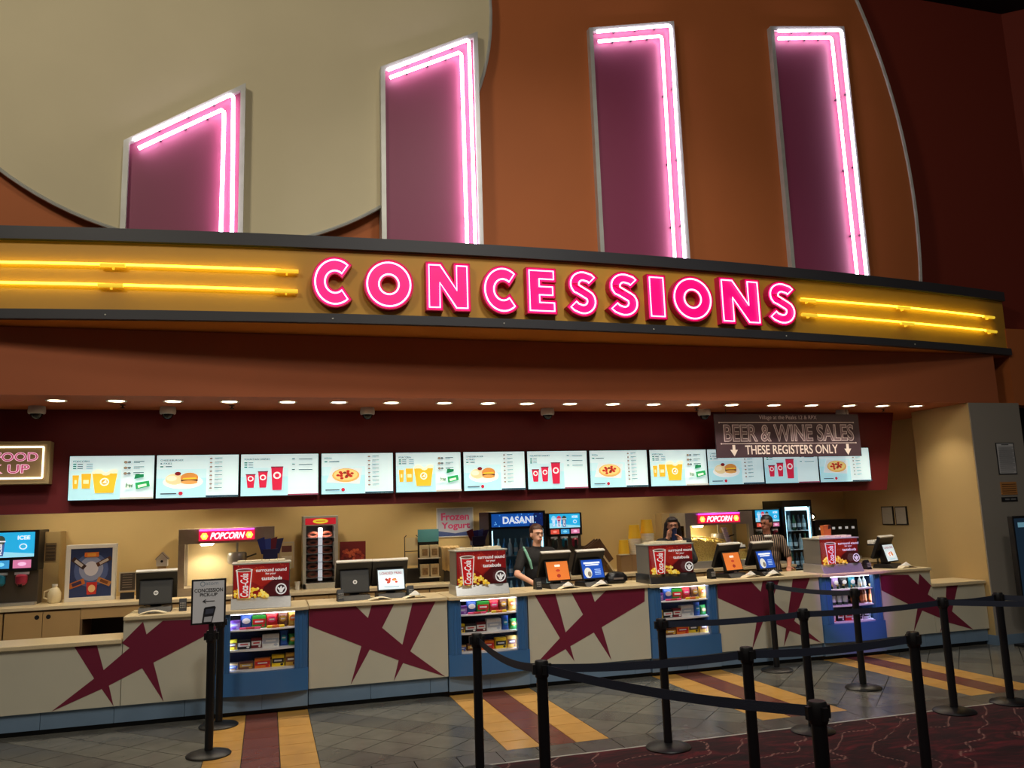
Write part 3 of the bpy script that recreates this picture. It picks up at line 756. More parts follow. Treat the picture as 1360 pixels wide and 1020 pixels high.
for ci in range(3):
    x0, x1 = CS[ci]
    for si in (2, 1, 0):
        items = PLAN[si]; tot = sum(it[3] for it in items); gap = ((x1-x0-.21)-tot)/(len(items)+1)
        x = x0+.105+gap
        for k, (kind, c1, c2, w_, h_) in enumerate(items):
            jy = random.uniform(.0, .03)
            candy_box(kind, c1, c2, x+w_/2, YF+.05+jy, SH[si], w_, h_, .07 if kind == 'box' else .06,
                      '%s candy %s on the %s %s' % (c1, 'bag' if kind == 'bag' else 'box', SHELFNAME[si], CASE_AT[ci]), 'candy '+CASE_AT[ci], random.uniform(-.06, .06))
            x += w_+gap
        if si == 2:
            candy_box('roll', 'yellow', 'orange', (x0+x1)/2+.12, YF-.002, SH[2], .17, .026, .03, 'yellow candy roll lying on the top shelf '+CASE_AT[ci], 'candy '+CASE_AT[ci])
            candy_box('roll', 'pink', 'red', (x0+x1)/2-.12, YF-.002, SH[2], .2, .022, .03, 'pink candy roll lying on the top shelf '+CASE_AT[ci], 'candy '+CASE_AT[ci])
def bottle(x, y, z, h, r, m_body, m_cap, label, group, lab=(220, 215, 200)):
    t = T('bottle', label, 'bottle', (x, y, z), 0, group)
    MB().lathe([(r*.9, 0), (r, .01), (r, h*.55), (r*.75, h*.66), (r*.36, h*.75), (r*.34, h*.93)], n=12).build('glass_body', m_body, t, smooth=True)
    MB().lathe([(r*.42, h*.92), (r*.42, h), (r*.1, h*1.001)], n=10).build('cap', m_cap, t, smooth=True)
    MB().lathe([(r*1.02, h*.14), (r*1.02, h*.46)], n=12).build('label_band', mat('band_%d_%d_%d' % lab, lab, .5), t, smooth=True)
    return t
BM = {'green': mat('green_bottle', (26, 60, 34), .12), 'brown': mat('amber_bottle', (112, 52, 18), .12), 'dark': mat('dark_bottle', (20, 20, 24), .12), 'clear': mat('pale_bottle', (170, 190, 190), .12)}
CAPM = mat('gold_cap', (210, 180, 110), .35, .6)
x0, x1 = CS[3]; xx = x0+.15
for k in range(4):
    bottle(xx+k*.085, YF+.08, SH[1], .24, .034, BM['green'], CAPM, 'dark green wine bottle on the middle shelf of the purple-lit case', 'bottles in the purple-lit case', (200, 210, 200))
for k in range(5):
    bottle(xx+.37+k*.066, YF+.08+.03*(k % 2), SH[1], .225, .027, BM['brown'], CAPM, 'amber beer bottle on the middle shelf of the purple-lit case', 'bottles in the purple-lit case', (196, 120, 60))
for k, (c1, c2, w_) in enumerate((('orange', 'white', .1), ('black', 'white', .09), ('red', 'white', .13), ('white', 'black', .13), ('silver', 'black', .1))):
    candy_box('box', c1, c2, x0+.18+k*.125, YF+.05, SH[0], w_, .12, .08, '%s drink carton on the bottom shelf of the purple-lit case' % c1, 'cartons in the purple-lit case')
for k, c1 in enumerate(('pink', 'lilac', 'black', 'teal')):
    candy_box('bag', c1, 'white', x0+.19+k*.12, YF+.09, SH[2]+.0, .1, .13, .05, '%s pouch on the top shelf of the purple-lit case' % c1, 'pouches in the purple-lit case')
for k in range(2):
    bottle(x0+.66+k*.06, YF+.1, SH[2], .14, .025, BM['clear'], CAPM, 'pale bottle on the top shelf of the purple-lit case', 'bottles in the purple-lit case')

# ================================================================ TOPPER AD BOXES ON THE CASES
def topper(i, px0, px1, py_top, py_bot, label, basem):
    Y = YF+.02
    X0, Z0, X1, Z1 = RC(px0, py_top, px1, py_bot, Y); Z0 = 1.0
    W, H = X1-X0, Z1-Z0
    t = T('popcorn_topper', label, 'display box', ((X0+X1)/2, Y, Z0), 0, 'red advertising boxes on the cases')
    hb = .105
    MB().prism([(-.05, 0), (.36, 0), (.36, hb), (.0, hb)], -W/2-.012, W/2+.012, 'x').build('steel_base', basem, t, bevel=.003)
    MB().box(-W/2, .012, hb, W/2, .34, H-.012).build('box_body', mat('topper_grey', (120, 116, 110), .4), t, bevel=.003)
    MB().box(-W/2-.012, -.01, H-.014, W/2+.012, .35, H).build('top_rim', M_SILVER, t, bevel=.002)
    a, b, c0, c1 = -W/2+.008, W/2-.008, hb+.004, H-.016
    u = lambda f_: a+(b-a)*f_
    v = lambda f_: c0+(c1-c0)*f_
    c = Canvas()
    c.rect(a, c0, b, c1, (168, 26, 28)); c.poly([(u(.45), c0), (b, c0), (b, v(.45)), (u(.75), v(.55)), (u(.55), v(.3))], (92, 22, 26))
    c.poly([(u(.3), v(.5)), (u(.5), v(.3)), (u(.7), v(.5)), (u(.72), v(.75)), (u(.5), v(.95)), (u(.3), v(.85))], (198, 44, 30))
    for k in range(26): c.ell(u(random.uniform(.06, .98)), v(random.uniform(.8, .98)), .004, .004, (236, 120, 70), 6)
    # popcorn heap
    for k in range(80):
        fx = random.uniform(0, .6); top = .34*(1-((fx-.24)/.38)**2)
        if top <= 0: continue
        c.ell(u(fx+.02), v(random.uniform(0, top)), .014, .012, random.choice([(250, 214, 70), (255, 236, 130), (236, 190, 50)]), 7)
    # cup
    c.poly([(u(.1), v(.0)), (u(.29), v(.0)), (u(.335), v(.82)), (u(.05), v(.82))], (250, 246, 240)); c.poly([(u(.115), v(.0)), (u(.275), v(.0)), (u(.315), v(.8)), (u(.075), v(.8))], (204, 22, 28))
    c.ell(u(.19), v(.84), (b-a)*.155, (c1-c0)*.055, (246, 240, 230)); c.ell(u(.19), v(.84), (b-a)*.125, (c1-c0)*.036, (112, 84, 70))
    c.text('Coca-Cola', u(.125), v(.03), u(.265), v(.74), (255, 255, 255), .02, .25, rot=True)
    c.text('surround sound', u(.4), v(.77), u(.95), v(.875), (255, 255, 255), .02)
    c.text('for your', u(.57), v(.66), u(.76), v(.74), (255, 255, 255), .02)
    c.text('tastebuds', u(.5), v(.51), u(.87), v(.62), (255, 255, 255), .02)
    R_ = (c1-c0)*.17; ex, ez = u(.855), v(.22)
    c.ell(ex, ez, R_, R_, (255, 255, 255), 24); c.ell(ex, ez, R_*.78, R_*.78, (60, 40, 44), 24)
    for an in (-38, 0, 38):
        ca, sa = math.cos(math.radians(90+an)), math.sin(math.radians(90+an)); px_, pz_ = -sa, ca; bz_ = ez-R_*.45
        c.poly([(ex+px_*R_*.13, bz_+pz_*R_*.13), (ex+ca*R_*.8+px_*R_*.16, bz_+sa*R_*.8+pz_*R_*.16), (ex+ca*R_*1.02, bz_+sa*R_*1.02), (ex+ca*R_*.8-px_*R_*.16, bz_+sa*R_*.8-pz_*R_*.16), (ex-px_*R_*.13, bz_-pz_*R_*.13)], (255, 255, 255))
    c.ell(ex, ez-R_*.4, R_*.3, R_*.22, (255, 255, 255), 12)
    c.build('ad_print', print_mat('lit_ad_print', .28), t, (0, .011, 0))
    MB().box(-W/2, 0, hb, W/2, .004, H-.014).build('glass_front', M_GLASS, t)
    n = 6
    for k in range(n):
        MB().box(-W/2+.04+k*(W-.08)/n, .06, H, -W/2+.035+(k+1)*(W-.08)/n, .2, H+random.uniform(.018, .03)).build('sachet_stack', mat('ivory_card', (238, 226, 196), .6), t)
    return t
topper(0, 309, 385, 747, 790, 'red advertising box with steel base on the case behind the pick-up sign', M_STEEL)
topper(1, 606, 673, 730, 772, 'red advertising box with steel base next to the leaning employee', M_STEEL)
topper(2, 862, 921, 722, 764, 'red advertising box with dark base below the employee holding a cup', mat('dark_steel', (92, 90, 90), .3, .8))
topper(3, 1090, 1141, 714, 753, 'red advertising box with violet-lit base on the bottle case', M_STEEL)

# ================================================================ MENU SCREENS ON THE BULKHEAD
TVX = [(92, 206), (208, 318), (320, 424), (427, 523), (526, 613), (616, 698), (701, 781), (784, 861), (864, 940), (941, 1015), (1016, 1088), (1089, 1157)]
TW, TH, TY = .80, .475, 9.62
SKY = (176, 226, 238); INK = (40, 46, 56)
def side_list(c, x0, n):
    for k in range(n):
        z = .19-k*(.37/n)
        c.ell(x0+.025, z, .016, .01, (150, 120, 110), 8); c.rect(x0+.06, z+.002, x0+.135, z+.008, INK); c.rect(x0+.06, z-.009, x0+.1, z-.005, (110, 120, 130))
def menu_canvas(kind):
    c = Canvas(); w, h = TW/2-.008, TH/2-.008
    c.rect(-w, -h, w, h, (214, 240, 244)); c.rect(-w, -h, .08, -.02, SKY); c.rect(-w, -.02, .08, .08, (196, 234, 242)); c.rect(.08, -h, .082, h, (190, 210, 216))
    if kind == 0:
        c.text('POPCORN', -.36, .165, -.215, .185, INK)
        for k in range(3): c.rect(-.36, .14-k*.022, -.33, .152-k*.022, (30, 110, 90)); c.rect(-.32, .142-k*.022, -.27, .15-k*.022, INK); c.rect(-.24, .142-k*.022, -.18, .15-k*.022, (120, 140, 150))
        for x0, x1, z1 in ((-.36, -.3, .03), (-.28, -.19, .045)):
            c.poly([(x0+.008, -.11), (x1-.008, -.11), (x1, z1), (x0, z1)], (238, 182, 48)); c.rect(x0+.02, -.06, x1-.02, -.02, (250, 232, 180))
        c.poly([(-.15, -.16), (.02, -.16), (.05, .045), (-.18, .045)], (240, 190, 52))
        for k in range(12): c.ell(-.165+k*.0185, .055+.02*math.sin(k*.8), .018, .016, (250, 240, 206), 8)
        c.ell(-.065, -.045, .042, .042, (255, 250, 236)); c.ell(-.065, -.045, .03, .03, (232, 170, 60)); c.poly([(-.085, -.055), (-.05, -.02), (-.045, -.06)], (255, 250, 236))
        side_list(c, .1, 3) if False else None
        for k in range(3): c.ell(.125, .16-k*.06, .02, .016, (150, 130, 110), 8); c.ell(.16, .16-k*.06, .018, .014, (110, 116, 120), 8); c.rect(.2, .165-k*.06, .3, .172-k*.06, INK); c.rect(.2, .15-k*.06, .26, .156-k*.06, INK)
        c.poly([(.12, -.13), (.2, -.11), (.21, -.03), (.13, -.06)], (236, 250, 240)); c.text('free', .13, -.11, .2, -.06, (20, 100, 60), .02, .2)
        c.poly([(.21, -.02), (.3, 0), (.3, .03), (.22, .03)], (30, 130, 80)); c.poly([(.23, -.13), (.36, -.1), (.35, -.04), (.22, -.06)], (40, 160, 90)); c.poly([(.25, -.115), (.33, -.095), (.325, -.07), (.245, -.085)], (214, 244, 220))
        c.rect(.08, -h, w, -h+.02, (190, 186, 176))
    elif kind == 1:
        c.text('CHEESEBURGER', -.36, .165, -.14, .185, INK); c.text('& FRIES', -.36, .13, -.25, .15, INK); c.rect(-.36, .1, -.33, .113, (30, 110, 90)); c.rect(-.31, .102, -.25, .111, INK)
        c.ell(-.14, -.06, .19, .075, (240, 240, 236)); c.ell(-.22, -.03, .09, .06, (228, 206, 160)); c.ell(-.25, -.02, .05, .03, (246, 232, 200))
        c.ell(-.08, -.015, .085, .055, (206, 140, 70)); c.rect(-.16, -.055, 0, -.035, (92, 50, 34)); c.poly([(-.15, -.035), (-.01, -.03), (-.02, -.012), (-.14, -.018)], (246, 196, 60)); c.ell(-.08, -.065, .08, .022, (216, 160, 90)); c.ell(-.19, .03, .03, .02, (120, 30, 34))
        c.rect(-.35, -.19, -.2, -.178, (70, 80, 90)); c.ell(-.16, -.183, .02, .02, (190, 40, 60)); side_list(c, .1, 8); c.rect(.08, -h, w, -h+.018, (30, 60, 80))
    elif kind == 2:
        c.text('FOUNTAIN DRINKS', -.36, .165, -.1, .185, INK)
        for k in range(3): c.rect(-.36, .13-k*.024, -.33, .143-k*.024, (30, 110, 90)); c.rect(-.32, .132-k*.024, -.27, .141-k*.024, (110, 130, 140))
        for x0, x1, z1 in ((-.34, -.25, 0), (-.22, -.125, .03), (-.09, .03, .08)):
            c.poly([(x0+.014, -.17 if x1 > 0 else -.14), (x1-.014, -.17 if x1 > 0 else -.14), (x1, z1), (x0, z1)], (206, 40, 72)); c.rect(x0-.004, z1, x1+.004, z1+.012, (120, 40, 60))
            c.ell((x0+x1)/2, z1*.4-.04, (x1-x0)*.33, (x1-x0)*.33, (255, 238, 240)); c.ell((x0+x1)/2, z1*.4-.04, (x1-x0)*.2, (x1-x0)*.2, (206, 40, 72))
        side_list(c, .1, 3) if False else None
        for k in range(3): c.rect(.12, .17-k*.06, .15, .18-k*.06, INK); c.rect(.19, .168-k*.06, .33, .175-k*.06, INK)
        c.rect(.08, -h, w, -h+.014, (150, 60, 90))
    else:
        c.text('PIZZA', -.36, .165, -.28, .185, INK); c.rect(-.36, .13, -.33, .143, (30, 110, 90)); c.rect(-.31, .132, -.2, .141, INK)
        c.poly([(-.34, -.1), (.02, -.12), (.05, .06), (-.28, .08)], (216, 228, 230)); c.ell(-.13, -.02, .15, .08, (222, 176, 100)); c.ell(-.13, -.012, .13, .066, (236, 206, 130))
        for k in range(14):
            a = k*2.4; c.ell(-.13+.1*math.cos(a)*(.3+.7*((k*7) % 10)/10), -.012+.05*math.sin(a)*(.3+.7*((k*7) % 10)/10), .02, .013, random.choice([(184, 44, 34), (170, 60, 40), (120, 60, 40)]), 8)
        c.rect(-.35, -.19, -.2, -.178, (70, 80, 90)); c.ell(-.16, -.183, .02, .02, (190, 40, 60)); side_list(c, .1, 8); c.rect(.08, -h, w, -h+.018, (30, 60, 80))
    return c
KN = ['popcorn tubs', 'a cheeseburger and fries', 'three red drink cups', 'a pizza']
GN = ['among four beside the pick up light box', 'in the middle four of the row', 'among four by the hanging beer sign']
protos = {}
for i, (a, b) in enumerate(TVX):
    xc = P((a+b)/2, 628, TY).x; k = i % 4
    lab = 'menu screen showing %s, %s' % (KN[k], GN[i//4])
    if k not in protos:
        t = T('menu_screen', lab, 'screen', (xc, TY, 2.355), 0, 'row of menu screens')
        MB().box(-TW/2, 0, -TH/2, TW/2, .045, TH/2).build('bezel', M_BLACK, t, bevel=.004)
        MB().box(-.15, .045, -.12, .15, YB-TY, .12).build('wall_mount', M_BLACKMET, t)
        menu_canvas(k).build('display', M_SCREEN, t)
        protos[k] = t
    else:
        t = copy_tree(protos[k]); t.location.x = xc; t['label'] = lab
    t.scale.x = (P(b, 628, TY).x-P(a, 628, TY).x+.006)/TW

# ================================================================ SIGNS ON THE BULKHEAD
X0, Z0, X1, Z1 = RC(950, 550, 1142, 607, 9.36)
t = T('hanging_sign', 'dark plum hanging sign for beer and wine sales in front of menu screens', 'sign', ((X0+X1)/2, 9.36, Z0))
W, H = X1-X0, Z1-Z0
MB().box(-W/2, 0, 0, W/2, .015, H).build('board', mat('plum_board', (64, 44, 56), .6), t)
for s_ in (-1, 1): MB().tube([(s_*W*.42, .008, H-.02), (s_*W*.42, .008, ZS-Z0)], .004, 6).build('hanger', M_BLACKMET, t)
u = lambda f_: -W/2+W*f_
v = lambda f_: H*f_
c = Canvas(); WT = (214, 200, 200)
c.text('Village at the Peaks 12 & RPX', u(.3), v(.85), u(.7), v(.97), (186, 170, 176), 0)
c.rect(u(.03), v(.795), u(.96), v(.81), WT); c.rect(u(.03), v(.31), u(.96), v(.325), WT)
for fx, fz in ((.03, .8), (.96, .8), (.035, .318), (.965, .318)): c.ell(u(fx), v(fz), .01, .01, WT, 10)
c.text('BEER & WINE SALES', u(.055), v(.36), u(.955), v(.76), (214, 200, 206), .03)
c.text('BEER & WINE SALES', u(.06), v(.375), u(.95), v(.745), (118, 98, 108), -.0)
c.text('THESE REGISTERS ONLY', u(.19), v(.07), u(.83), v(.28), (226, 216, 212), .014)
for fx in (.115, .9):
    c.rect(u(fx)-.02, v(.17), u(fx)+.02, v(.29), (226, 216, 212)); c.poly([(u(fx)-.055, v(.18)), (u(fx)+.055, v(.18)), (u(fx), v(.03))], (226, 216, 212))
c.build('lettering', M_PRINT, t)
X0, Z0, X1, Z1 = RC(0, 586, 66, 643, 9.55); XC = P(-4, 612, 9.55).x; hw = X1-XC
t = T('light_box_sign', 'grey-gold light box with pink outlined FAST FOOD PICK UP lettering', 'sign', (XC, 9.55, Z0))
H = Z1-Z0
MB().box(-hw, 0, 0, hw, YB-9.55, H).build('cabinet', mat('sign_cabinet_tan', (170, 150, 110), .5), t, bevel=.004)
MB().box(-hw+.03, -.004, .03, hw-.03, 0, H-.03).build('sign_face', mat('sign_face_tan', (150, 124, 88), .5, emit=.12, ecol=(190, 150, 100)), t)
for z in (.06, H-.06): MB().tube([(-hw+.06, -.012, z), (hw-.06, -.012, z)], .009, 8).build('neon_tube', mat('soft_white_neon', (255, 246, 205), .4, emit=2.2), t)
for s_ in (-1, 1): MB().tube([(s_*(hw-.06), -.012, .06), (s_*(hw-.06), -.012, H-.06)], .009, 8).build('neon_tube', mat('soft_white_neon', (255, 246, 205), .4, emit=2.2), t)
c = Canvas(); pw = .0082
def dbl(tx, x0, z0, x1, z1):
    c.text(tx, x0, z0, x1, z1, (255, 190, 215), .03); c.text(tx, x0+.004, z0+.004, x1-.004, z1-.004, (150, 60, 90), .0)
xr = P(51, 605, 9.55).x-XC; dbl('FAST FOOD', -xr, H*.53, xr, H*.74)
xr = P(39.5, 622, 9.55).x-XC; dbl('PICK UP', -xr, H*.25, xr, H*.46)
c.build('lettering', print_mat('glowing_letters', 1.1), t, (0, -.005, 0))

# ================================================================ BACK COUNTER
YC, ZB = 11.06, .95
XBL, XBR = -3.6, 9.4
CK = [(P(650, 730, 11.25).x-.012, P(726, 730, 11.25).x+.012), (P(1042, 707, 11.3).x-.012, P(1081, 707, 11.3).x+.012)]
SP = [(XBL, CK[0][0]), (CK[0][1], CK[1][0]), (CK[1][1], XBR)]
for (a, b), lab in zip(SP, ('long tan worktop from the drink machine to the water cooler', 'tan worktop between the water cooler and the glowing bottle fridge', 'short tan worktop under the coffee machine')):
    t = T('back_worktop', lab, 'worktop', ((a+b)/2, YC+.3, ZB-.04), 0, 'back worktops')
    MB().box(a, YC-.02, ZB-.04, b, YBACK-.003, ZB).build('slab', M_TOP, t, world=True, bevel=.004)
XS = [P(px, 820, YC).x for px in (-48, 5, 57, 107)]
cabs = [(XBL+.01, XS[1]-.01, 'tan cabinet beneath the frozen drink machine'), (XS[1], XS[3], 'tan cabinet with two round black finger holes beneath the candy poster'), (XS[3], P(190, 820, YC).x, 'open-fronted cabinet with dark knee space beside the low counter')]
LM = [(235, 'lone logo register'), (300, 'first popcorn machine'), (380, 'framed card stand'), (425, 'pretzel warmer'), (470, 'leaning popcorn picture'), (520, 'fries register'), (560, 'carton rack'), (610, 'draped machine'),
      (745, 'drink machine by the cooler'), (790, 'black pouch'), (820, 'tilted tray rack'), (850, 'popcorn tubs'), (890, 'beige cupboard'), (930, 'heaped popcorn machine'), (975, 'cone dispenser'), (1015, 'striped-shirt employee'), (1110, 'coffee machine'), (1140, 'corner by the framed notices')]
for a, b in ((P(190, 820, YC).x+.01, SP[0][1]), SP[1], SP[2]):
    n_ = max(1, round((b-a)/.8)); w_ = (b-a)/n_
    for k in range(n_):
        xc = a+(k+.5)*w_; j = min(range(len(LM)), key=lambda i: abs(P(LM[i][0], 780, YC).x-xc)); nm = LM.pop(j)[1]
        cabs.append((a+k*w_+.003, a+(k+1)*w_-.003, 'tan back cabinet with round finger holes, below or behind the %s' % nm))
for ci, (a, b, lab) in enumerate(cabs):
    t = T('base_cabinet', lab, 'cabinet', ((a+b)/2, YC+.3, 0), 0, 'base cabinets along the back wall')
    if ci == 2:
        MB().box(a, YC, .78, b, YC+.02, ZB-.042).build('drawer_front', M_WOOD, t, world=True); MB().box(a, YC, .1, a+.02, YC+.6, .78).build('side', M_WOODEDGE, t, world=True)
        MB().box(b-.02, YC, .1, b, YC+.6, .78).build('side', M_WOODEDGE, t, world=True); MB().box(a, YC+.56, .1, b, YC+.6, ZB-.042).build('back', mat('dark_brown_inside', (38, 26, 20), .7), t, world=True)
        MB().box(a, YC, .0, b, YC+.6, .1).build('plinth', M_WOODEDGE, t, world=True); continue
    MB().box(a, YC+.022, .0, b, YC+.6, ZB-.042).build('body', M_WOODEDGE, t, world=True)
    xm = (a+b)/2
    for x0, x1, hx in ((a+.004, xm-.003, xm-.06), (xm+.003, b-.004, xm+.06)):
        d = MB().box(x0, YC, .1, x1, YC+.02, ZB-.06).build('door', M_WOOD, t, world=True, bevel=.002)
        MB().tube([(hx, YC-.001, .83), (hx, YC+.012, .83)], .026, 18).build('finger_hole', M_BLACK, d, world=True)

# ================================================================ POINT OF SALE TERMINALS
def pos(px, py, Y, mode, label, rz=0, s=1.0):
    q = P(px, py, Y)
    t = T('register', label, 'register', (q.x, Y, ZT), rz, 'registers on the counter')
    w = .15*s
    MB().prism([(-.13, 0), (.15, 0), (.13, .05), (-.08, .05)], -w, w, 'x').build('base', M_BLACK, t, bevel=.006)
    MB().prism([(.0, .05), (.08, .05), (.1, .22), (.05, .22)], -.05, .05, 'x').build('stand', M_BLACK, t, bevel=.004)
    mm = MB().box(-.19*s, -.012, 0, .19*s, .03, .3*s).build('staff_monitor', M_BLACK, t, bevel=.006)
    mm.location = (0, .12, .12); mm.rotation_euler = (math.radians(24), 0, 0)
    te = MB().box(-.19*s, -.014, .29*s, .19*s, .032, .302*s).build('monitor_edge', mat('pale_monitor_edge', (206, 202, 194), .35), mm)
    cd = MB().box(-w, 0, 0, w, .022, .235*s).build('customer_display', M_BLACK, t, bevel=.004)
    cd.location = (0, -.06, .075); cd.rotation_euler = (math.radians(-16), 0, 0)
    a, b, z0, z1 = -w+.012, w-.012, .014, .221*s
    c = Canvas()
    if mode == 'logo':
        c.rect(a, z0, b, z1, (46, 46, 44)); c.ell(0, .11, .022, .022, (240, 240, 240)); c.ell(0, .11, .013, .013, (46, 46, 44)); c.rect(-.003, .098, .003, .122, (240, 240, 240)); mt = M_PRINT
    elif mode == 'food':
        c.rect(a, z0, b, z1, (206, 224, 230)); c.text('LOADED FRIES', a+.02, z1-.05, b-.02, z1-.022, (150, 40, 40), .02); c.ell(0, .1, .09, .035, (250, 250, 250))
        for k in range(12): c.ell(random.uniform(-.06, .06), random.uniform(.085, .125), .016, .012, random.choice([(190, 70, 50), (214, 150, 70), (150, 50, 40)]), 8)
        c.rect(-.08, .035, .08, .043, (150, 160, 170)); mt = print_mat('register_screen_light', .75, .3)
    elif mode == 'orange':
        c.rect(a, z0, b, z1, (206, 112, 50)); c.rect(-.035, z1-.06, .035, z1-.035, (250, 226, 206)); c.ell(0, .12, .028, .014, (176, 60, 40)); c.ell(0, .06, .026, .02, (150, 50, 36)); mt = print_mat('register_screen_light', .75, .3)
    else:
        c.rect(a, z0, b, z1, (30, 74, 170)); c.text('Now Hiring', a+.03, z1-.045, b-.02, z1-.02, (240, 246, 255), .02) if False else c.rect(a+.03, z1-.045, b-.03, z1-.025, (236, 244, 255))
        c.rect(a+.05, z1-.065, b-.05, z1-.052, (236, 244, 255)); c.ell(a+.07, .075, .05, .06, (206, 206, 196)); c.ell(a+.085, .06, .024, .03, (120, 110, 100))
        for k in range(4): c.rect(.02, .05+k*.018, .1, .057+k*.018, (170, 200, 240))
        mt = print_mat('register_screen_light', .75, .3)
    c.build('screen', mt, cd)
    return t
pos(207, 800, 9.05, 'logo', 'black register with round white logo above the low pick-up shelf', .05)
pos(471, 790, 9.05, 'logo', 'black-backed register with round white logo facing the purple star panel', .05)
pos(519, 785, 9.05, 'food', 'register with loaded fries picture next to a black-backed register', .05)
pos(740, 772, 9.0, 'orange', 'register with orange screen next to the leaning employee', .18)
pos(786, 770, 9.0, 'blue', 'register with blue screen next to the black pouch', .18)
pos(972, 764, 9.0, 'orange', 'register with orange screen in front of the second popcorn machine', .3)
pos(1016, 762, 9.0, 'blue', 'register with blue screen in front of the striped-shirt employee', .3)
pos(1182, 760, 9.0, 'food', 'lone register with food picture beside the sand pillar', .42)
# napkin and receipt trays in front of the registers
def tray(px, py, label, heap):
    Y = 8.84; q = P(px, py, Y)
    t = T('receipt_tray', label, 'tray', (q.x, Y, ZT), .05, 'receipt trays on the counter')
    pts = [(-.12+.02*k, .004+.024*math.sin(math.pi*k/12)) for k in range(13)]
    MB().prism(pts+[(x, z-.004) for x, z in pts[::-1]], -.05, .07).build('curved_plate', mat('ivory_card', (238, 226, 196), .6), t)
    if heap:
        MB().add([(-.06, -.02, .03), (.05, -.03, .03), (.07, .04, .03), (-.05, .05, .03), (0, 0, .075), (.03, .02, .06)], [(0, 1, 4), (1, 2, 5), (1, 5, 4), (2, 3, 5), (3, 4, 5), (3, 0, 4), (0, 3, 2, 1)]).build('crumpled_paper', mat('white_paper', (240, 238, 232), .7), t)
tray(203, 822, 'curved ivory tray on the counter below the lone logo register', False)
tray(505, 800, 'curved ivory tray in front of the logo register by the purple panel', False)
tray(551, 795, 'curved ivory tray with white papers in front of the fries register', True)
tray(755, 785, 'curved tray with papers in front of the orange-screen register by the employee', True)
tray(799, 780, 'curved tray with white paper under the blue-screen register by the pouch', True)
tray(998, 770, 'curved tray with crumpled paper under the far orange-screen register', True)
tray(1028, 768, 'curved tray with white paper under the far blue-screen register', True)
tray(1205, 762, 'curved tray with white slip beside the lone food-picture register', True)
def card_reader(px, py, label):
    q = P(px, py, 8.95); t = T('card_reader', label, 'card reader', (q.x, 8.95, ZT), .1, 'card readers on the counter')
    MB().prism([(-.05, 0), (.05, 0), (.04, .1), (.0, .12)], -.035, .035, 'x').build('housing', M_BLACK, t, bevel=.004)
    for r_ in range(3):
        for k in range(3): MB().box(-.024+k*.018, -.048+r_*.0 - .0, .03+r_*.02, -.012+k*.018, -.03, .042+r_*.02).build('key', mat('grey_key', (150, 150, 150), .5), t)
for px, py, l in ((243, 800, 'black card reader beside the lone logo register'), (452, 795, 'black card reader beside the purple panel registers'), (545, 780, 'black card reader next to the fries register'), (714, 775, 'black card reader at the hand of the leaning employee'), (945, 765, 'black card reader beside the third topper box'), (1152, 758, 'black card reader beside the lone food-picture register')):
    card_reader(px, py, l)
# ticket racks clipped on top of two registers
for px, py, Y, lab in ((983, 727, 9.2, 'rack of white order slips standing behind the far orange and blue screens'), (1170, 722, 9.2, 'rack of white order slips standing behind the lone food-picture register')):
    q = P(px, py, Y); t = T('slip_rack', lab, 'slip rack', (q.x, Y+.06, ZT), .3, 'slip racks behind registers'); hz = q.z-ZT
    MB().box(-.05, 0, 0, .05, .05, .02).build('foot', M_BLACK, t); MB().tube([(0, .025, .02), (0, .025, hz)], .012, 8).build('stem', M_BLACK, t); MB().box(-.13, -.02, hz-.02, .13, .07, hz).build('tray', M_BLACK, t)
    for r_ in range(2):
        for k in range(4): MB().box(-.125+k*.063, -.02+.045*r_, hz, -.07+k*.063, .02+.045*r_, hz+.03+.02*r_).build('slip', mat('white_paper', (240, 238, 232), .7), t)
# black pouch by the tilted tray rack
q = P(818, 772, 9.1); t = T('black_pouch', 'crumpled black plastic pouch on the counter beside the blue-screen register', 'bag', (q.x, 9.1, ZT))
MB().lathe([(.1, 0), (.15, .03), (.14, .08), (.1, .12), (.03, .135)], n=12, sx=1, sy=.5).build('pouch', mat('black_bag_film', (18, 16, 20), .3, bump=.6, bscale=18), t, smooth=True)
MB().box(-.06, -.085, .05, .06, -.078, .07).build('print', mat('grey_print', (120, 110, 110), .5), t)

# ================================================================ MACHINES AND GOODS ON THE BACK COUNTER
def cup_picture(c, x0, z0, x1, z1):
    W, H = x1-x0, z1-z0
    c.rect(x0, z0, x1, z1, (40, 172, 226)); c.poly([(x0, z0), (x1, z0), (x1, z0+H*.12), (x0, z0+H*.35)], (150, 222, 244))
    for k, (fx, cup, dome) in enumerate(((.07, (120, 190, 230), (150, 214, 240)), (.24, (226, 226, 240), (206, 60, 84)), (.41, (70, 96, 150), (60, 70, 60)))):
        xc = x0+W*(fx+.07); ww = W*.07
        c.poly([(xc-ww*.75, z0+H*.06), (xc+ww*.75, z0+H*.06), (xc+ww, z0+H*.66), (xc-ww, z0+H*.66)], cup); c.ell(xc, z0+H*.68, ww*1.05, H*.2, dome, 14)
        c.rect(xc-ww*1.1, z0+H*.62, xc+ww*1.1, z0+H*.67, (240, 244, 250))
        c.text('ICEE', xc-ww*.5, z0+H*.12, xc+ww*.4, z0+H*.56, (40, 50, 120) if k == 1 else (246, 246, 250), .03, 0, rot=True)
    c.text('ICEE', x0+W*.74, z0+H*.7, x0+W*.93, z0+H*.86, (240, 250, 255), .03); c.ell(x0+W*.83, z0+H*.42, W*.06, H*.12, (240, 250, 255)); c.ell(x0+W*.83, z0+H*.42, W*.045, H*.085, (60, 180, 226))
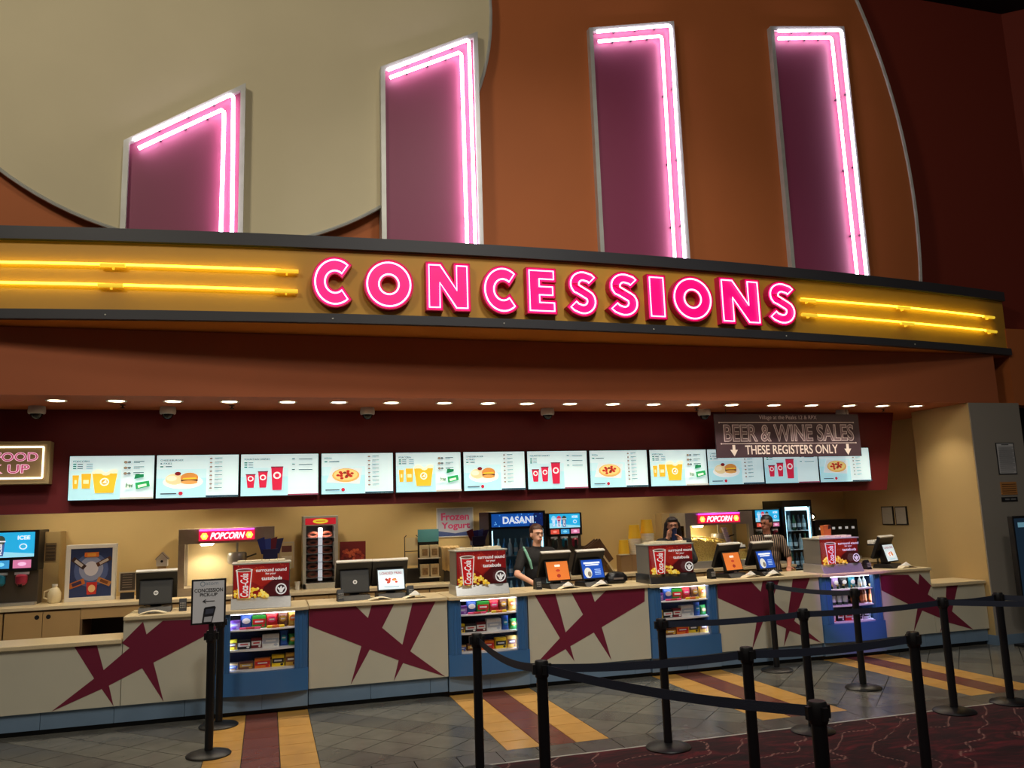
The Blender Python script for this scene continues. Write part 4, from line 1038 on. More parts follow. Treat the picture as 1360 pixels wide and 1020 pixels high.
def drink_machine(px0, py0, px1, py1, Y, label, zbase=None):
    X0, Z0, X1, Z1 = RC(px0, py0, px1, py1, Y); zb = ZB if zbase is None else zbase
    W = X1-X0; H = Z1-zb
    t = T('frozen_drink_machine', label, 'machine', ((X0+X1)/2, Y, zb), 0, 'frozen drink machines')
    hs = W*.62                                     # height of the lit head
    MB().box(-W/2, .06, 0, W/2, .45, H-hs).build('lower_body', mat('machine_grey', (92, 84, 74), .4, .3), t, bevel=.006)
    MB().box(-W/2, 0, H-hs, W/2, .47, H).build('head', M_BLACK, t, bevel=.006)
    c = Canvas(); cup_picture(c, -W*.46, H-hs*.66, W*.44, H-hs*.05)
    for k, col in enumerate(((206, 76, 60), (60, 150, 206), (206, 120, 160))):
        xa = -W*.44+k*W*.3; c.rect(xa, H-hs*.93, xa+W*.25, H-hs*.73, col); c.ell(xa+W*.125, H-hs*.83, W*.06, hs*.05, tuple(min(255, v_+70) for v_ in col), 10)
    c.build('lit_screens', print_mat('drink_screen_light', .85, .3), t)
    for k in range(3):
        x = -W*.32+k*W*.3
        n = MB().lathe([(W*.05, 0), (W*.085, .03), (W*.085, .11), (W*.05, .13)], (x, .02, H-hs-.17), 12).build('dispenser', mat('dispenser_%d' % k, ((60, 76, 70), (30, 120, 150), (170, 50, 76))[k], .3), t, smooth=True)
        MB().box(x-.02, -.03, H-hs-.19, x+.02, .0, H-hs-.07).build('tap_lever', M_BLACK, n)
        MB().box(x-W*.1, .02, H-hs-.045, x+W*.1, .05, H-hs-.015).build('flavour_tag', mat('flavour_tag', (224, 230, 234), .4), n)
    MB().box(-W/2, -.06, 0, W/2, .06, .035).build('drip_tray', M_STEEL, t, bevel=.003)
    return t
drink_machine(-48, 705, 50, 800, 11.42, 'frozen drink machine with cup picture screen beneath the pick up light box')
drink_machine(729, 681, 774, 760, 11.42, 'frozen drink machine with cup picture screen beside the blue water cooler')
drink_machine(1004, 676, 1039, 750, 11.36, 'frozen drink machine with cup picture screen beside the glowing bottle fridge')
# tan panel and vent beside the first drink machine
X0, Z0, X1, Z1 = RC(57, 706, 76, 800, 11.7)
t = T('side_cabinet', 'tan upright panel cabinet with small dark vent beside the drink machine', 'cabinet', ((X0+X1)/2, 11.7, ZB))
MB().box(X0, 11.7, ZB, X1+.02, YBACK-.03, Z1).build('body', mat('tan_panel', (170, 146, 98), .5), t, world=True, bevel=.004)
vv = MB().box(X0+.02, 11.693, ZB+.5, X1-.02, 11.7, ZB+.72).build('vent', mat('vent_brown', (96, 78, 50), .5), t, world=True)
for k in range(5): MB().box(X0+.03, 11.688, ZB+.52+k*.04, X1-.03, 11.693, ZB+.535+k*.04).build('slat', mat('vent_dark', (60, 48, 34), .5), vv, world=True)
# cream jug
q = P(72, 796, 11.5); t = T('cream_jug', 'cream plastic jug with handle next to the candy poster', 'jug', (q.x, 11.5, ZB))
MB().lathe([(.06, 0), (.075, .02), (.075, .12), (.05, .17), (.03, .185), (.03, .21)], n=14).build('jug_body', mat('cream_plastic', (232, 220, 182), .4), t, smooth=True)
MB().tube([(-.07, 0, .05), (-.115, 0, .07), (-.11, 0, .14), (-.045, 0, .165)], .011, 8).build('handle', mat('cream_plastic', (232, 220, 182), .4), t, smooth=True)
MB().lathe([(.033, .2), (.033, .225)], n=12).build('lid', M_WHITEPL, t)
# candy poster in white frame
X0, Z0, X1, Z1 = RC(87, 723, 154, 795, 11.5); W = X1-X0; H = Z1-ZB
t = T('candy_poster', 'white-framed blue candy poster box standing on the back worktop', 'poster', ((X0+X1)/2, 11.5, ZB), .06)
fr = MB()
for a, b, c_, d in ((-W/2, 0, W/2, .05), (-W/2, H-.05, W/2, H), (-W/2, .05, -W/2+.05, H-.05), (W/2-.05, .05, W/2, H-.05)):
    MB().box(a, 0, b, c_, .12, d).build('frame_bar', M_WHITEPL, t, bevel=.004)
MB().box(-W/2+.05, .02, .05, W/2-.05, .1, H-.05).build('backing', M_BLACK, t)
c = Canvas(); a, b, z0, z1 = -W/2+.05, W/2-.05, .05, H-.05; u = lambda f_: a+(b-a)*f_; v = lambda f_: z0+(z1-z0)*f_
c.rect(a, z0, b, z1, (44, 62, 112)); c.ell(0, v(.55), W*.34, H*.3, (84, 104, 160)); c.ell(0, v(.58), W*.24, H*.22, (150, 160, 196)); c.ell(0, v(.58), W*.14, H*.13, (216, 214, 226))
def bar(fx, fz, ang, L, hh, c1, c2):
    ca, sa = math.cos(math.radians(ang)), math.sin(math.radians(ang))
    for s_, cc in ((1, c1), (.6, c2)):
        pts = [(-L*s_, -hh*s_), (L*s_, -hh*s_), (L*s_, hh*s_), (-L*s_, hh*s_)]; c.poly([(u(fx)+p[0]*ca-p[1]*sa, v(fz)+p[0]*sa+p[1]*ca) for p in pts], cc)
bar(.2, .7, -40, .09, .03, (60, 34, 30), (206, 200, 196)); bar(.8, .72, 28, .09, .026, (84, 46, 30), (190, 180, 170)); bar(.17, .28, 20, .09, .034, (196, 110, 40), (60, 50, 90)); bar(.82, .3, -25, .08, .03, (190, 130, 70), (120, 70, 40)); bar(.5, .87, 0, .08, .03, (232, 120, 40), (240, 170, 60))
c.poly([(u(.42), v(.05)), (u(.64), v(.05)), (u(.66), v(.3)), (u(.4), v(.3))], (206, 50, 40)); c.ell(u(.53), v(.17), .04, .045, (244, 206, 150)); c.build('poster_print', M_PRINT, t, (0, .019, 0))
# little card stand, house-shaped dispenser
q = P(169, 788, 11.5); t = T('card_stand', 'small dark menu card on a black foot beside the candy poster', 'card stand', (q.x, 11.5, ZB), .1)
MB().prism([(-.04, 0), (.05, 0), (.03, .08), (-.02, .08)], -.08, .08, 'x').build('foot', M_BLACK, t); MB().box(-.1, 0, .09, .1, .015, .33).build('card_frame', mat('pale_trim', (196, 184, 160), .5), t)
c = Canvas(); c.rect(-.085, .105, .085, .315, (70, 62, 56))
for k in range(6): c.rect(-.06, .29-k*.03, .05, .297-k*.03, (150, 140, 126))
c.build('card_print', M_PRINT, t)
X0, Z0, X1, Z1 = RC(207, 731, 223, 752, 11.5); q = Vector(((X0+X1)/2, 11.5, ZB))
t = T('house_shaped_dispenser', 'tiny white house-shaped dispenser on a post behind the lone register', 'dispenser', q)
hz = Z0-ZB
MB().box(-.05, .02, 0, .05, .1, hz).build('post', mat('tan_post', (170, 140, 88), .5), t)
MB().prism([(-.065, hz), (.065, hz), (.065, hz+.1), (0, hz+.17), (-.065, hz+.1)], 0, .12).build('house', mat('white_card', (226, 222, 214), .6), t)
for s_ in (-1, 1): MB().prism([(0, hz+.175), (s_*.08, hz+.09), (s_*.075, hz+.08), (0, hz+.16)], -.012, .13).build('roof_slope', mat('roof_grey', (150, 140, 130), .6), t)
MB().tube([(0, -.003, hz+.06), (0, .01, hz+.06)], .016, 12).build('round_hole', M_BLACK, t)

# popcorn machines
M_KERNEL = mat('popcorn', (250, 222, 132), .7, var=.2, scale=60, bump=.8, bscale=50)
def popcorn_machine(px0, py0, px1, py1, Y, sx0, sx1, label, steel, heap, signmat):
    X0, Z0, X1, Z1 = RC(px0, py0, px1, py1, Y); W = X1-X0; H = Z1-ZB
    t = T('popcorn_machine', label, 'popcorn machine', ((X0+X1)/2, Y, ZB), 0, 'popcorn machines'); D = .5
    hh = .19; pw = .08
    MB().box(-W/2, 0, H-hh, W/2, D, H).build('header', steel, t, bevel=.006)
    for s_ in (-1, 1):
        MB().box(s_*W/2, 0, .1, s_*(W/2-pw), .06, H-hh).build('post', steel, t, bevel=.004); MB().box(s_*W/2, D-.05, .1, s_*(W/2-pw), D, H-hh).build('post', steel, t, bevel=.004)
        MB().box(s_*(W/2-.02), .06, .1, s_*(W/2-.026), D-.05, H-hh).build('side_glass', M_GLASS if s_ < 0 else mat('cream_back_panel', (232, 212, 166), .4), t)
    MB().box(-W/2, 0, 0, W/2, D, .1).build('base', steel, t, bevel=.004)
    MB().box(-W/2+pw, D-.03, .1, W/2-pw, D-.01, H-hh).build('back_glass', mat('cream_back_panel', (232, 212, 166), .4), t)
    # lamp under the header
    MB().lathe([(.07, H-hh-.03), (.09, H-hh)], (-W*.22, .22, 0), 16).build('heat_lamp', M_LAMP, t)
    spot('heat_lamp_beam', ((X0+X1)/2-W*.22, Y+.22, ZB+H-hh-.04), 16, 150, .6, (1, .86, .62), .05)
    # kettle on its hanger
    kt = MB().lathe([(.1, 0), (.12, .03), (.12, .13), (.105, .15)], (W*.1, .25, H-hh-.28), 18).build('kettle', M_STEEL, t, smooth=True)
    MB().tube([(W*.1, .25, H-hh-.13), (W*.1, .25, H-hh)], .014, 8).build('hanger', M_STEEL, kt)
    MB().tube([(W*.1+.12, .25, H-hh-.2), (W*.1+.24, .2, H-hh-.16)], .01, 8).build('kettle_handle', M_BLACK, kt)
    if heap:
        n = 18; v = []; f = []
        for i in range(n+1):
            for j in range(9):
                fx = i/n; fy = j/8; z = .1+(.36*(1-(fx*.7)**2))*(.85+.15*math.sin(fy*3))+random.uniform(-.012, .012); v.append((-W/2+pw+.004+(W-2*pw-.008)*fx, .07+(D-.13)*fy, max(z, .13)))
        for i in range(n):
            for j in range(8): f.append((i*9+j, (i+1)*9+j, (i+1)*9+j+1, i*9+j+1))
        m_ = MB().add(v, f)
        b0 = len(m_.v)
        # skirt to the base so the heap is solid
        fr_ = [i*9 for i in range(n+1)]
        m_.v += [(v[k][0], v[k][1], .101) for k in fr_]; m_.f += [(fr_[k], b0+k, b0+k+1, fr_[k+1]) for k in range(n)]
        for k in range(300):
            fx = random.random(); m_.ell((-W/2+pw+.015+(W-2*pw-.03)*fx, .068, random.uniform(.12, .1+.34*(1-(fx*.7)**2))), (.014, .01, .012), 6, 4)
        for k in range(260):
            fx = random.random(); fy = random.random()**2; z = .1+.36*(1-(fx*.7)**2); m_.ell((-W/2+pw+.015+(W-2*pw-.03)*fx, .075+(D-.16)*fy, z), (.014, .014, .012), 6, 4)
        o = m_.build('popcorn_heap', M_KERNEL, t, smooth=True); o['kind'] = 'stuff'
    a = P(sx0, (py0+py1)/2, Y).x-(X0+X1)/2; b = P(sx1, (py0+py1)/2, Y).x-(X0+X1)/2
    z0, z1 = H-hh+.03, H-.035
    sg = MB().box(a, -.03, z0, b, 0, z1).build('sign_box', mat('sign_red', (190, 20, 50), .4, emit=.4, ecol=(230, 20, 60)), t, bevel=.004)
    c = Canvas(); u = lambda f_: a+(b-a)*f_; zc = (z0+z1)/2; hs = z1-z0
    c.rect(a+.004, z0+.004, b-.004, z1-.004, (206, 26, 66)); c.text('POPCORN', u(.2), z0+hs*.16, u(.82), z1-hs*.16, (255, 250, 255), .03, .35)
    for fx in (.1, .9):
        for k in range(6): c.ell(u(fx)+.026*math.cos(k*1.05), zc+.026*math.sin(k*1.05), .02, .02, (255, 222, 90), 9)
        c.ell(u(fx), zc, .018, .018, (255, 244, 170), 10)
    c.build('sign_print', signmat, sg, (0, -.031, 0))
    gl = MB().tube([(a+.01, -.034, z1+.012), (b-.01, -.034, z1+.012)], .008, 8).build('added_magenta_edge', mat('added_magenta_glow', (255, 90, 200), .4, emit=3.5, ecol=(235, 60, 230)), sg)  # invented glowing tube, added to throw violet on the header
    return t
M_PSTEEL = MATS['brushed_steel']
popcorn_machine(236, 701, 364, 800, 11.35, 263, 338, 'steel popcorn machine with red lettered sign beside the house-shaped dispenser', mat('warm_steel', (168, 156, 138), .4, .15, var=.08, scale=12), False, print_mat('popcorn_sign_light', 1.3))
popcorn_machine(912, 680, 1002, 762, 11.2, 928, 984, 'steel popcorn machine heaped with popcorn behind the orange-screen register', M_PSTEEL, True, print_mat('popcorn_sign_light', 1.3))
# bunch of blue popcorn bags, twice
def bag_holder(px, py0, py1, Y, label, cols):
    zt = P(px, py0, Y).z; q = P(px, py1, Y); z0 = ZB
    t = T('bag_holder', label, 'bag holder', (q.x, Y, z0), 0, 'holders of folded bags')
    hz = max(q.z-z0, .02)
    MB().box(-.07, 0, 0, .07, .12, hz).build('stand', M_BLACK, t)
    MB().box(-.09, -.01, hz, .09, .13, hz+.12).build('bin', mat('navy_bin', (34, 40, 86), .5), t)
    for k, col in enumerate(cols):
        x = -.08+.16*k/(len(cols)-1); m_ = mat('bag_%d_%d_%d' % col, col, .5)
        MB().prism([(x-.03, hz+.06), (x+.03, hz+.06), (x*1.5+.045, zt-z0-.02*(k % 2)), (x*1.5-.045, zt-z0-.03)], .02+.015*k, .03+.015*k).build('folded_bag', m_, t)
bag_holder(359, 713, 742, 11.17, 'navy holder of blue popcorn bags beside the first popcorn machine', [(36, 54, 140), (60, 84, 170), (120, 30, 50), (40, 40, 90)])
bag_holder(636, 702, 724, 11.2, 'navy holder of blue and red bags in front of the water cooler', [(120, 40, 60), (50, 60, 150), (70, 100, 190), (60, 50, 110)])
# framed card stand
X0, Z0, X1, Z1 = RC(371, 720, 391, 768, 11.3); W = X1-X0
t = T('framed_card', 'pale framed card on a stand between popcorn machine and pretzel warmer', 'card stand', ((X0+X1)/2, 11.42, ZB))
MB().box(-.06, 0, 0, .06, .08, .02).build('foot', mat('pale_trim', (196, 184, 160), .5), t); MB().tube([(0, .04, .02), (0, .04, Z1-ZB-.2)], .01, 8).build('stem', mat('pale_trim', (196, 184, 160), .5), t)
MB().box(-W/2, .02, Z1-ZB-.34, W/2, .04, Z1-ZB).build('frame', mat('pale_trim', (196, 184, 160), .5), t)
c = Canvas(); z1 = Z1-ZB; c.rect(-W/2+.012, z1-.325, W/2-.012, z1-.015, (206, 186, 140)); c.rect(-W/2+.03, z1-.13, W/2-.03, z1-.05, (110, 60, 50)); c.rect(-W/2+.03, z1-.25, W/2-.03, z1-.18, (226, 212, 180)); c.build('card_print', M_PRINT, t, (0, .019, 0))
# pretzel warmer
X0, Z0, X1, Z1 = RC(402, 685, 449, 774, 11.45); W = X1-X0; H = Z1-ZB
t = T('pretzel_warmer', 'tall silver glass-doored pretzel warmer with red header', 'warmer', ((X0+X1)/2, 11.45, ZB)); D = .4
for s_ in (-1, 1): MB().box(s_*W/2, 0, 0, s_*(W/2-.045), D, H-.13).build('side_frame', M_SILVER, t, bevel=.004)
MB().box(-W/2, 0, H-.13, W/2, D, H).build('header', M_SILVER, t, bevel=.005); MB().box(-W/2, 0, 0, W/2, D, .07).build('base', M_SILVER, t, bevel=.004); MB().box(-W/2+.045, D-.02, .07, W/2-.045, D, H-.13).build('back', mat('dark_warm_back', (70, 54, 52), .5), t)
c = Canvas(); c.rect(-W/2+.03, H-.115, W/2-.03, H-.03, (206, 30, 50)); c.ell(0, H-.072, W*.22, .032, (250, 220, 60)); c.rect(-W*.13, H-.078, W*.13, H-.066, (190, 120, 40)); c.build('header_print', print_mat('warmer_print', .5), t)
for k in range(6):
    z = .13+k*(H-.32)/6
    sh = MB().box(-W/2+.045, .03, z, W/2-.045, D-.03, z+.008).build('rack', M_STEEL, t)
    for s_ in (-1, 1):
        ring = [(s_*W*.2+.055*math.cos(a*math.pi/6)*(1+.15*math.cos(2*a*math.pi/6)), .12, z+.045+.03*math.sin(a*math.pi/6)) for a in range(12)]
        MB().tube(ring, .017, 6, closed=True).build('pretzel', mat('dark_pretzel', (156, 84, 62), .5), sh, smooth=True)
spot('warmer_fill_light', ((X0+X1)/2, 11.5, ZB+H-.16), 9, 140, .6, (1, .8, .7), .04)  # light without a fixture, added to brighten the pretzels
MB().tube([(0, .2, .1), (0, .2, H-.16)], .02, 10).build('spindle', M_STEEL, t); MB().box(-.028, .05, .1, .028, .06, H-.16).build('reflection_bar', mat('painted_reflection', (230, 236, 246), .4, emit=.45), t)  # glowing bar imitates the narrow bright reflection on the warmer
MB().box(-W/2+.045, .004, .07, W/2-.045, .009, H-.13).build('glass_door', M_GLASS, t); MB().tube([(W/2-.06, -.015, .3), (W/2-.06, -.015, .6)], .008, 8).build('door_handle', M_STEEL, t)
q = P(396, 772, 11.45); t = T('napkin_cup', 'small white paper cup beside the pretzel warmer', 'cup', (q.x-.01, 11.45, ZB)); MB().lathe([(.026, 0), (.034, .1), (.036, .1), (.03, .095)], n=14).build('cup_wall', M_WHITEPL, t, smooth=True); MB().lathe([(.037, .096), (.037, .104)], n=14).build('rim', M_WHITEPL, t)
# leaning popcorn picture behind the registers
X0, Z0, X1, Z1 = RC(451, 719, 485, 746, 11.8); W = X1-X0
t = T('popcorn_picture', 'red picture of popcorn leaning on the wall behind the two registers', 'picture', ((X0+X1)/2, 11.75, ZB)); hz = Z0-ZB
MB().box(-W*.3, 0, 0, W*.3, .1, hz).build('support_box', mat('tan_card', (150, 124, 84), .7), t); MB().box(-W/2, -.01, hz, W/2, .01, Z1-ZB).build('panel', mat('maroon_panel', (112, 26, 30), .5), t)
c = Canvas()
for k in range(40): c.ell(random.uniform(-W*.44, W*.44), hz+random.uniform(.03, (Z1-ZB-hz)*.6), .024, .02, random.choice([(176, 70, 46), (206, 96, 60), (150, 44, 40)]), 7)
c.build('panel_print', M_PRINT, t, (0, -.011, 0))
# black card rack and carton rack
X0, Z0, X1, Z1 = RC(539, 711, 557, 765, 11.5); W = X1-X0; H = Z1-ZB
t = T('card_rack', 'black wire rack of cream cards beside the carton rack', 'rack', ((X0+X1)/2, 11.5, ZB))
MB().box(-W/2, 0, 0, W/2, .15, H*.3).build('bin', M_BLACK, t, bevel=.004)
for s_ in (-1, 1): MB().tube([(s_*W/2, .08, H*.28), (s_*W/2, .1, H*.96), (s_*W*.35, .1, H)], .006, 6).build('wire', M_BLACK, t)
for k in range(2): MB().box(-W*.44, .07, H*(.36+.33*k), W*.44, .075, H*(.62+.33*k)).build('card', mat('cream_card', (206, 190, 150), .6), t)
MB().tube([(-W*.5, .07, H*.66), (W*.5, .07, H*.66)], .005, 6).build('wire', M_BLACK, t)
X0, Z0, X1, Z1 = RC(557, 703, 585, 765, 11.45); W = X1-X0; H = Z1-ZB
t = T('carton_rack', 'black tiered rack of cream cartons with teal header card', 'rack', ((X0+X1)/2, 11.45, ZB))
MB().box(-W/2, .12, 0, W/2, .14, H*.8).build('back_board', M_BLACK, t); MB().box(-W/2, .1, H*.76, W/2, .118, H).build('header_card', mat('teal_card', (70, 130, 140), .5), t)
for k in range(2):
    z = H*(.1+.36*k); MB().box(-W/2, 0, z-.012, W/2, .12, z).build('tier', M_WHITEPL, t)
    for s_ in (-1, 1):
        b_ = MB().box(s_*W*.23-W*.2, .02, z, s_*W*.23+W*.2, .1, z+H*.24).build('carton', mat('cream_carton', (214, 200, 164), .6, var=.1, scale=30), t); MB().box(s_*W*.23-W*.13, .017, z+.03, s_*W*.23+W*.13, .02, z+H*.17).build('carton_print', mat('carton_brown', (150, 120, 80), .6, var=.3, scale=40), b_)
# frozen yogurt poster on the wall
X0, Z0, X1, Z1 = RC(580, 674, 629, 713, YBACK-.03); W = X1-X0; H = Z1-Z0
t = T('yogurt_poster', 'pale blue Frozen Yogurt poster with pink lettering on the beige wall', 'poster', ((X0+X1)/2, YBACK-.025, Z0))
MB().box(-W/2, 0, 0, W/2, .02, H).build('board', M_WHITEPL, t)
c = Canvas(); c.rect(-W/2+.012, .012, W/2-.012, H-.012, (176, 182, 204)); c.poly([(-W/2+.012, .012), (W/2-.012, .012), (W/2-.012, H*.2), (0, H*.12), (-W/2+.012, H*.22)], (60, 80, 140))
c.text('Frozen', -W*.38, H*.56, W*.38, H*.82, (214, 70, 130), .03); c.text('Yogurt', -W*.38, H*.22, W*.4, H*.5, (206, 60, 120), .03); c.build('poster_print', M_PRINT, t)
# machine draped with a towel
X0, Z0, X1, Z1 = RC(592, 726, 624, 775, 11.3); W = X1-X0; H = Z1-ZB
t = T('draped_machine', 'counter machine draped with a tan towel next to the carton rack', 'machine', ((X0+X1)/2, 11.42, ZB))
MB().box(-W/2, .02, 0, W/2, .4, H-.02).build('machine_body', mat('machine_dark', (60, 52, 46), .4), t, bevel=.01)
n = 12; v = []; f = []
prof = [(-.02, H*.35), (-.015, H*.7), (.0, H-.015), (.05, H+.002), (.25, H+.004), (.4, H-.01)]
for i in range(n+1):
    x = -W/2-.03+(W*.75)*i/n
    for y, z in prof: v.append((x, y-.012*math.sin(i*1.7), z-(.06*i/n if z < H*.5 else 0)+.008*math.sin(i*2.3)))
m_ = len(prof)
for i in range(n):
    for j in range(m_-1): f.append((i*m_+j, (i+1)*m_+j, (i+1)*m_+j+1, i*m_+j+1))
o = MB().add(v, f).build('towel', mat('tan_towel', (196, 168, 118), .9, bump=.3, bscale=120), t, smooth=True); so = o.modifiers.new('thick', 'SOLIDIFY'); so.thickness = .008

# ---- coolers
def cooler(px0, py0, px1, py1, Y, label, head, light, bottles, gd=(0.05, .05)):
    X0, _, X1, Z1 = RC(px0, py0, px1, py1, Y); W = X1-X0; H = Z1
    t = T('bottle_cooler', label, 'cooler', ((X0+X1)/2, Y, 0), 0, 'upright bottle coolers'); D = .55; e = .04
    hh = .24 if head else .1
    for s_ in (-1, 1): MB().box(s_*W/2, 0, .1, s_*(W/2-e), D, H-hh).build('side', M_BLACK, t, bevel=.004)
    MB().box(-W/2, 0, H-hh, W/2, D, H).build('header', M_BLACK, t, bevel=.006); MB().box(-W/2, 0, 0, W/2, D, .12).build('base', M_BLACK, t, bevel=.004)
    MB().box(-W/2+e, D-.03, .12, W/2-e, D-.01, H-hh).build('back', mat('cooler_back', (90, 130, 150), .4), t)
    if light: MB().box(-W/2+e, .06, H-hh-.06, W/2-e, .1, H-hh-.005).build('top_light', mat('cool_tube', (220, 250, 255), .4, emit=2.5, ecol=(190, 245, 255)), t)
    for s_ in (-1, 1): MB().box(s_*(W/2-e-.02), .02, .14, s_*(W/2-e-.002), .045, H-hh-.02).build('edge_light', mat('cool_edge', (190, 236, 250), .4, emit=2.6, ecol=(170, 228, 250)), t)
    nsh = 4; top = H-hh-.08
    for k in range(nsh):
        z = top-(k+1)*.29
        if z < .15: break
        sh = MB().box(-W/2+e, .06, z-.01, W/2-e, D-.04, z).build('shelf', mat('wire_shelf_white', (222, 236, 242), .4), t)
        n_ = int((W-2*e-.04)/.078)
        for b_ in range(n_):
            x = -W/2+e+.045+b_*(W-2*e-.09)/max(1, n_-1); col = bottles[(b_+k*3) % len(bottles)]
            MB().lathe([(.028, 0), (.031, .01), (.031, .13), (.022, .165), (.012, .19), (.012, .215), (.014, .216), (.014, .235)], (x, .12, z), 10).build('bottle', mat('drink_%d_%d_%d' % col, col, .25), sh, smooth=True)
            MB().lathe([(.0318, .05), (.0318, .11)], (x, .12, z), 10).build('bottle_label', mat('bottle_label_pale', (206, 222, 228), .5), sh, smooth=True)
    MB().box(-W/2+e, .0, .12, W/2-e, .006, H-hh).build('glass_door', M_GLASS, t); MB().tube([(-W/2+.06, -.02, .8), (-W/2+.06, -.02, 1.2)], .01, 8).build('door_handle', M_STEEL, t)
    if head:
        c = Canvas(); z0, z1 = H-hh+.03, H-.03; c.rect(-W/2+.04, z0, W/2-.04, z1, (10, 34, 92)); c.poly([(-W/2+.04, z0), (W*.2, z0), (W*.3, z1), (-W/2+.04, z1)], (18, 78, 160))
        for k in range(30): c.ell(random.uniform(-W*.44, W*.44), random.uniform(z0+.01, z1-.01), random.uniform(.004, .012), random.uniform(.004, .012), random.choice([(60, 140, 220), (120, 190, 240), (20, 70, 150)]), 7)
        c.text('DASANI', -W*.26, z0+.04, W*.28, z1-.04, (236, 246, 255), .03); c.build('header_print', print_mat('cooler_header_light', .8), t)
    return t
WB = [(120, 190, 214), (196, 226, 236), (60, 120, 170), (214, 230, 236)]
cooler(650, 679, 726, 780, 11.25, 'black water cooler with lit blue DASANI header behind the leaning employee', True, False, WB)
cooler(1042, 664, 1081, 750, 11.3, 'glowing glass-fronted bottle fridge beside the striped-shirt employee', False, True, [(30, 60, 70), (190, 214, 220), (40, 90, 60), (24, 40, 56), (120, 150, 160)])
# ---- tilted tray rack, tubs, wall panel
X0, Z0, X1, Z1 = RC(798, 722, 842, 760, 10.9)
t = T('tray_rack', 'tilted brown tray rack with cream side on the work table behind registers', 'rack', ((X0+X1)/2, 11.42, ZB)); W = X1-X0
hz = .36
MB().prism([(-W/2, .0), (W*.2, .0), (W*.2, .03), (-W*.12, hz+.03), (-W/2, hz+.03)], .05, .3).build('side_block', mat('rack_tan', (150, 120, 78), .6), t)
for k in range(3):
    a = MB().box(-W*.3, -.005, 0, W*.3, .02, hz).build('tilted_tray', mat('brown_tray', (96, 68, 44), .5), t, bevel=.004); a.location = (-W*.08+.03*k, .02-.03*k, .02+W*.18); a.rotation_euler = (0, math.radians(-34), 0)
a = MB().box(-.012, -.06, 0, .012, .28, hz*1.15).build('cream_rail', mat('rack_cream', (214, 196, 154), .5), t); a.location = (W*.28, 0, .012); a.rotation_euler = (0, math.radians(-34), 0)
M_TUBY = mat('yellow_tub', (255, 204, 48), .5); M_TUBW = mat('white_tub_rim', (244, 236, 212), .5)
def tub_stack(px, py0, py1, r, n_, label):
    Y = 11.45; top = P(px, py0, Y).z; q = P(px, py1, Y)
    t = T('tub_stack', label, 'tubs', (q.x, Y, ZB), 0, 'stacks of popcorn tubs'); hz = max(q.z-ZB, .02); h = .2; 
    MB().box(-r*1.05, -r, 0, r*1.05, r, hz).build('pedestal', mat('tan_pedestal', (150, 120, 82), .6), t)
    tot = top-ZB-hz; rim = (tot-h)/max(1, n_-1) if n_ > 1 else 0
    for k in range(n_-1):
        z = hz+k*rim; MB().lathe([(r*.98, z), (r*1.02, z+rim*.3), (r*1.0, z+rim*.5), (r*.92, z+rim*.98)], n=20).build('nested_tub', M_TUBW, t, smooth=True)
    z = hz+(n_-1)*rim; MB().lathe([(r, z), (r*1.0, z+.012), (r*.98, z+.02), (r*.78, z+h)], n=20).build('tub', M_TUBY, t, smooth=True)
    MB().lathe([(r*.79, z+h-.028), (r*.775, z+h+.002)], n=20).build('tub_base_band', mat('pale_tub_base', (250, 232, 150), .5), t)
tub_stack(861, 690, 735, .1, 9, 'tallest stack of upturned yellow popcorn tubs nested on white ones')
tub_stack(844, 697, 736, .095, 8, 'middle stack of upturned yellow tubs nested on white ones')
tub_stack(829, 717, 737, .085, 2, 'shortest stack, one upturned orange-yellow tub on a pedestal')
X0, Z0, X1, Z1 = RC(880, 681, 911, 740, 11.8)
t = T('wall_cupboard', 'tall beige cupboard behind the employee holding a cup', 'cupboard', ((X0+X1)/2, 11.8, ZB))
MB().box(X0, 11.8, ZB, X1, YBACK-.025, Z1).build('body', mat('cupboard_beige', (200, 176, 128), .55), t, world=True, bevel=.004)
d = MB().box(X0+.02, 11.79, ZB+.03, X1-.02, 11.8, Z1-.22).build('door', mat('cupboard_pale', (222, 204, 164), .55), t, world=True)
MB().box(X1-.06, 11.78, ZB+.4, X1-.045, 11.79, ZB+.5).build('handle', M_STEEL, d, world=True)
# cone dispenser by the second popcorn machine
q = P(970, 728, 11.1); t = T('cone_dispenser', 'slanting column of pale cups coloured for violet light beside the heaped popcorn machine', 'cup dispenser', (q.x+.02, 11.1, ZB))
hz = P(970, 728, 11.1).z-ZB
MB().box(-.05, 0, 0, .05, .08, hz+.02).build('stand', M_STEEL, t)
for k in range(8):
    z = hz+.03+k*.035; MB().lathe([(.03, z), (.045, z+.03)], (-.035*k/3, .04, 0), 12).build('nested_cup', mat('violet_tinted_cup', (190, 176, 214), .3), t, smooth=True)  # violet light is put into the cup colour
# espresso machine with lit buttons, small task lamp, bag shape standing in for an unclear orange object
X0, Z0, X1, Z1 = RC(1086, 690, 1144, 745, 11.35); W = X1-X0; H = Z1-ZB
t = T('coffee_machine', 'dark coffee machine with a row of small white buttons beside the fridge', 'coffee machine', ((X0+X1)/2, 11.4, ZB))
MB().box(-W/2, 0, H*.35, W/2, .45, H).build('head', M_BLACK, t, bevel=.01); MB().box(-W/2, .2, 0, W/2, .45, H*.35).build('body', M_BLACKMET, t); MB().box(-W/2, -.02, 0, W/2, .2, .05).build('drip_tray', M_STEEL, t)
for k in range(6): MB().box(-W*.4+k*W*.15, -.006, H*.76, -W*.4+k*W*.15+.05, 0, H*.82).build('button', mat('white_button', (226, 226, 226), .4, emit=.35), t)
for k in range(3): MB().lathe([(.03, H*.35-.06), (.034, H*.35)], (-W*.28+k*W*.28, .08, 0), 12).build('spout', M_STEEL, t)
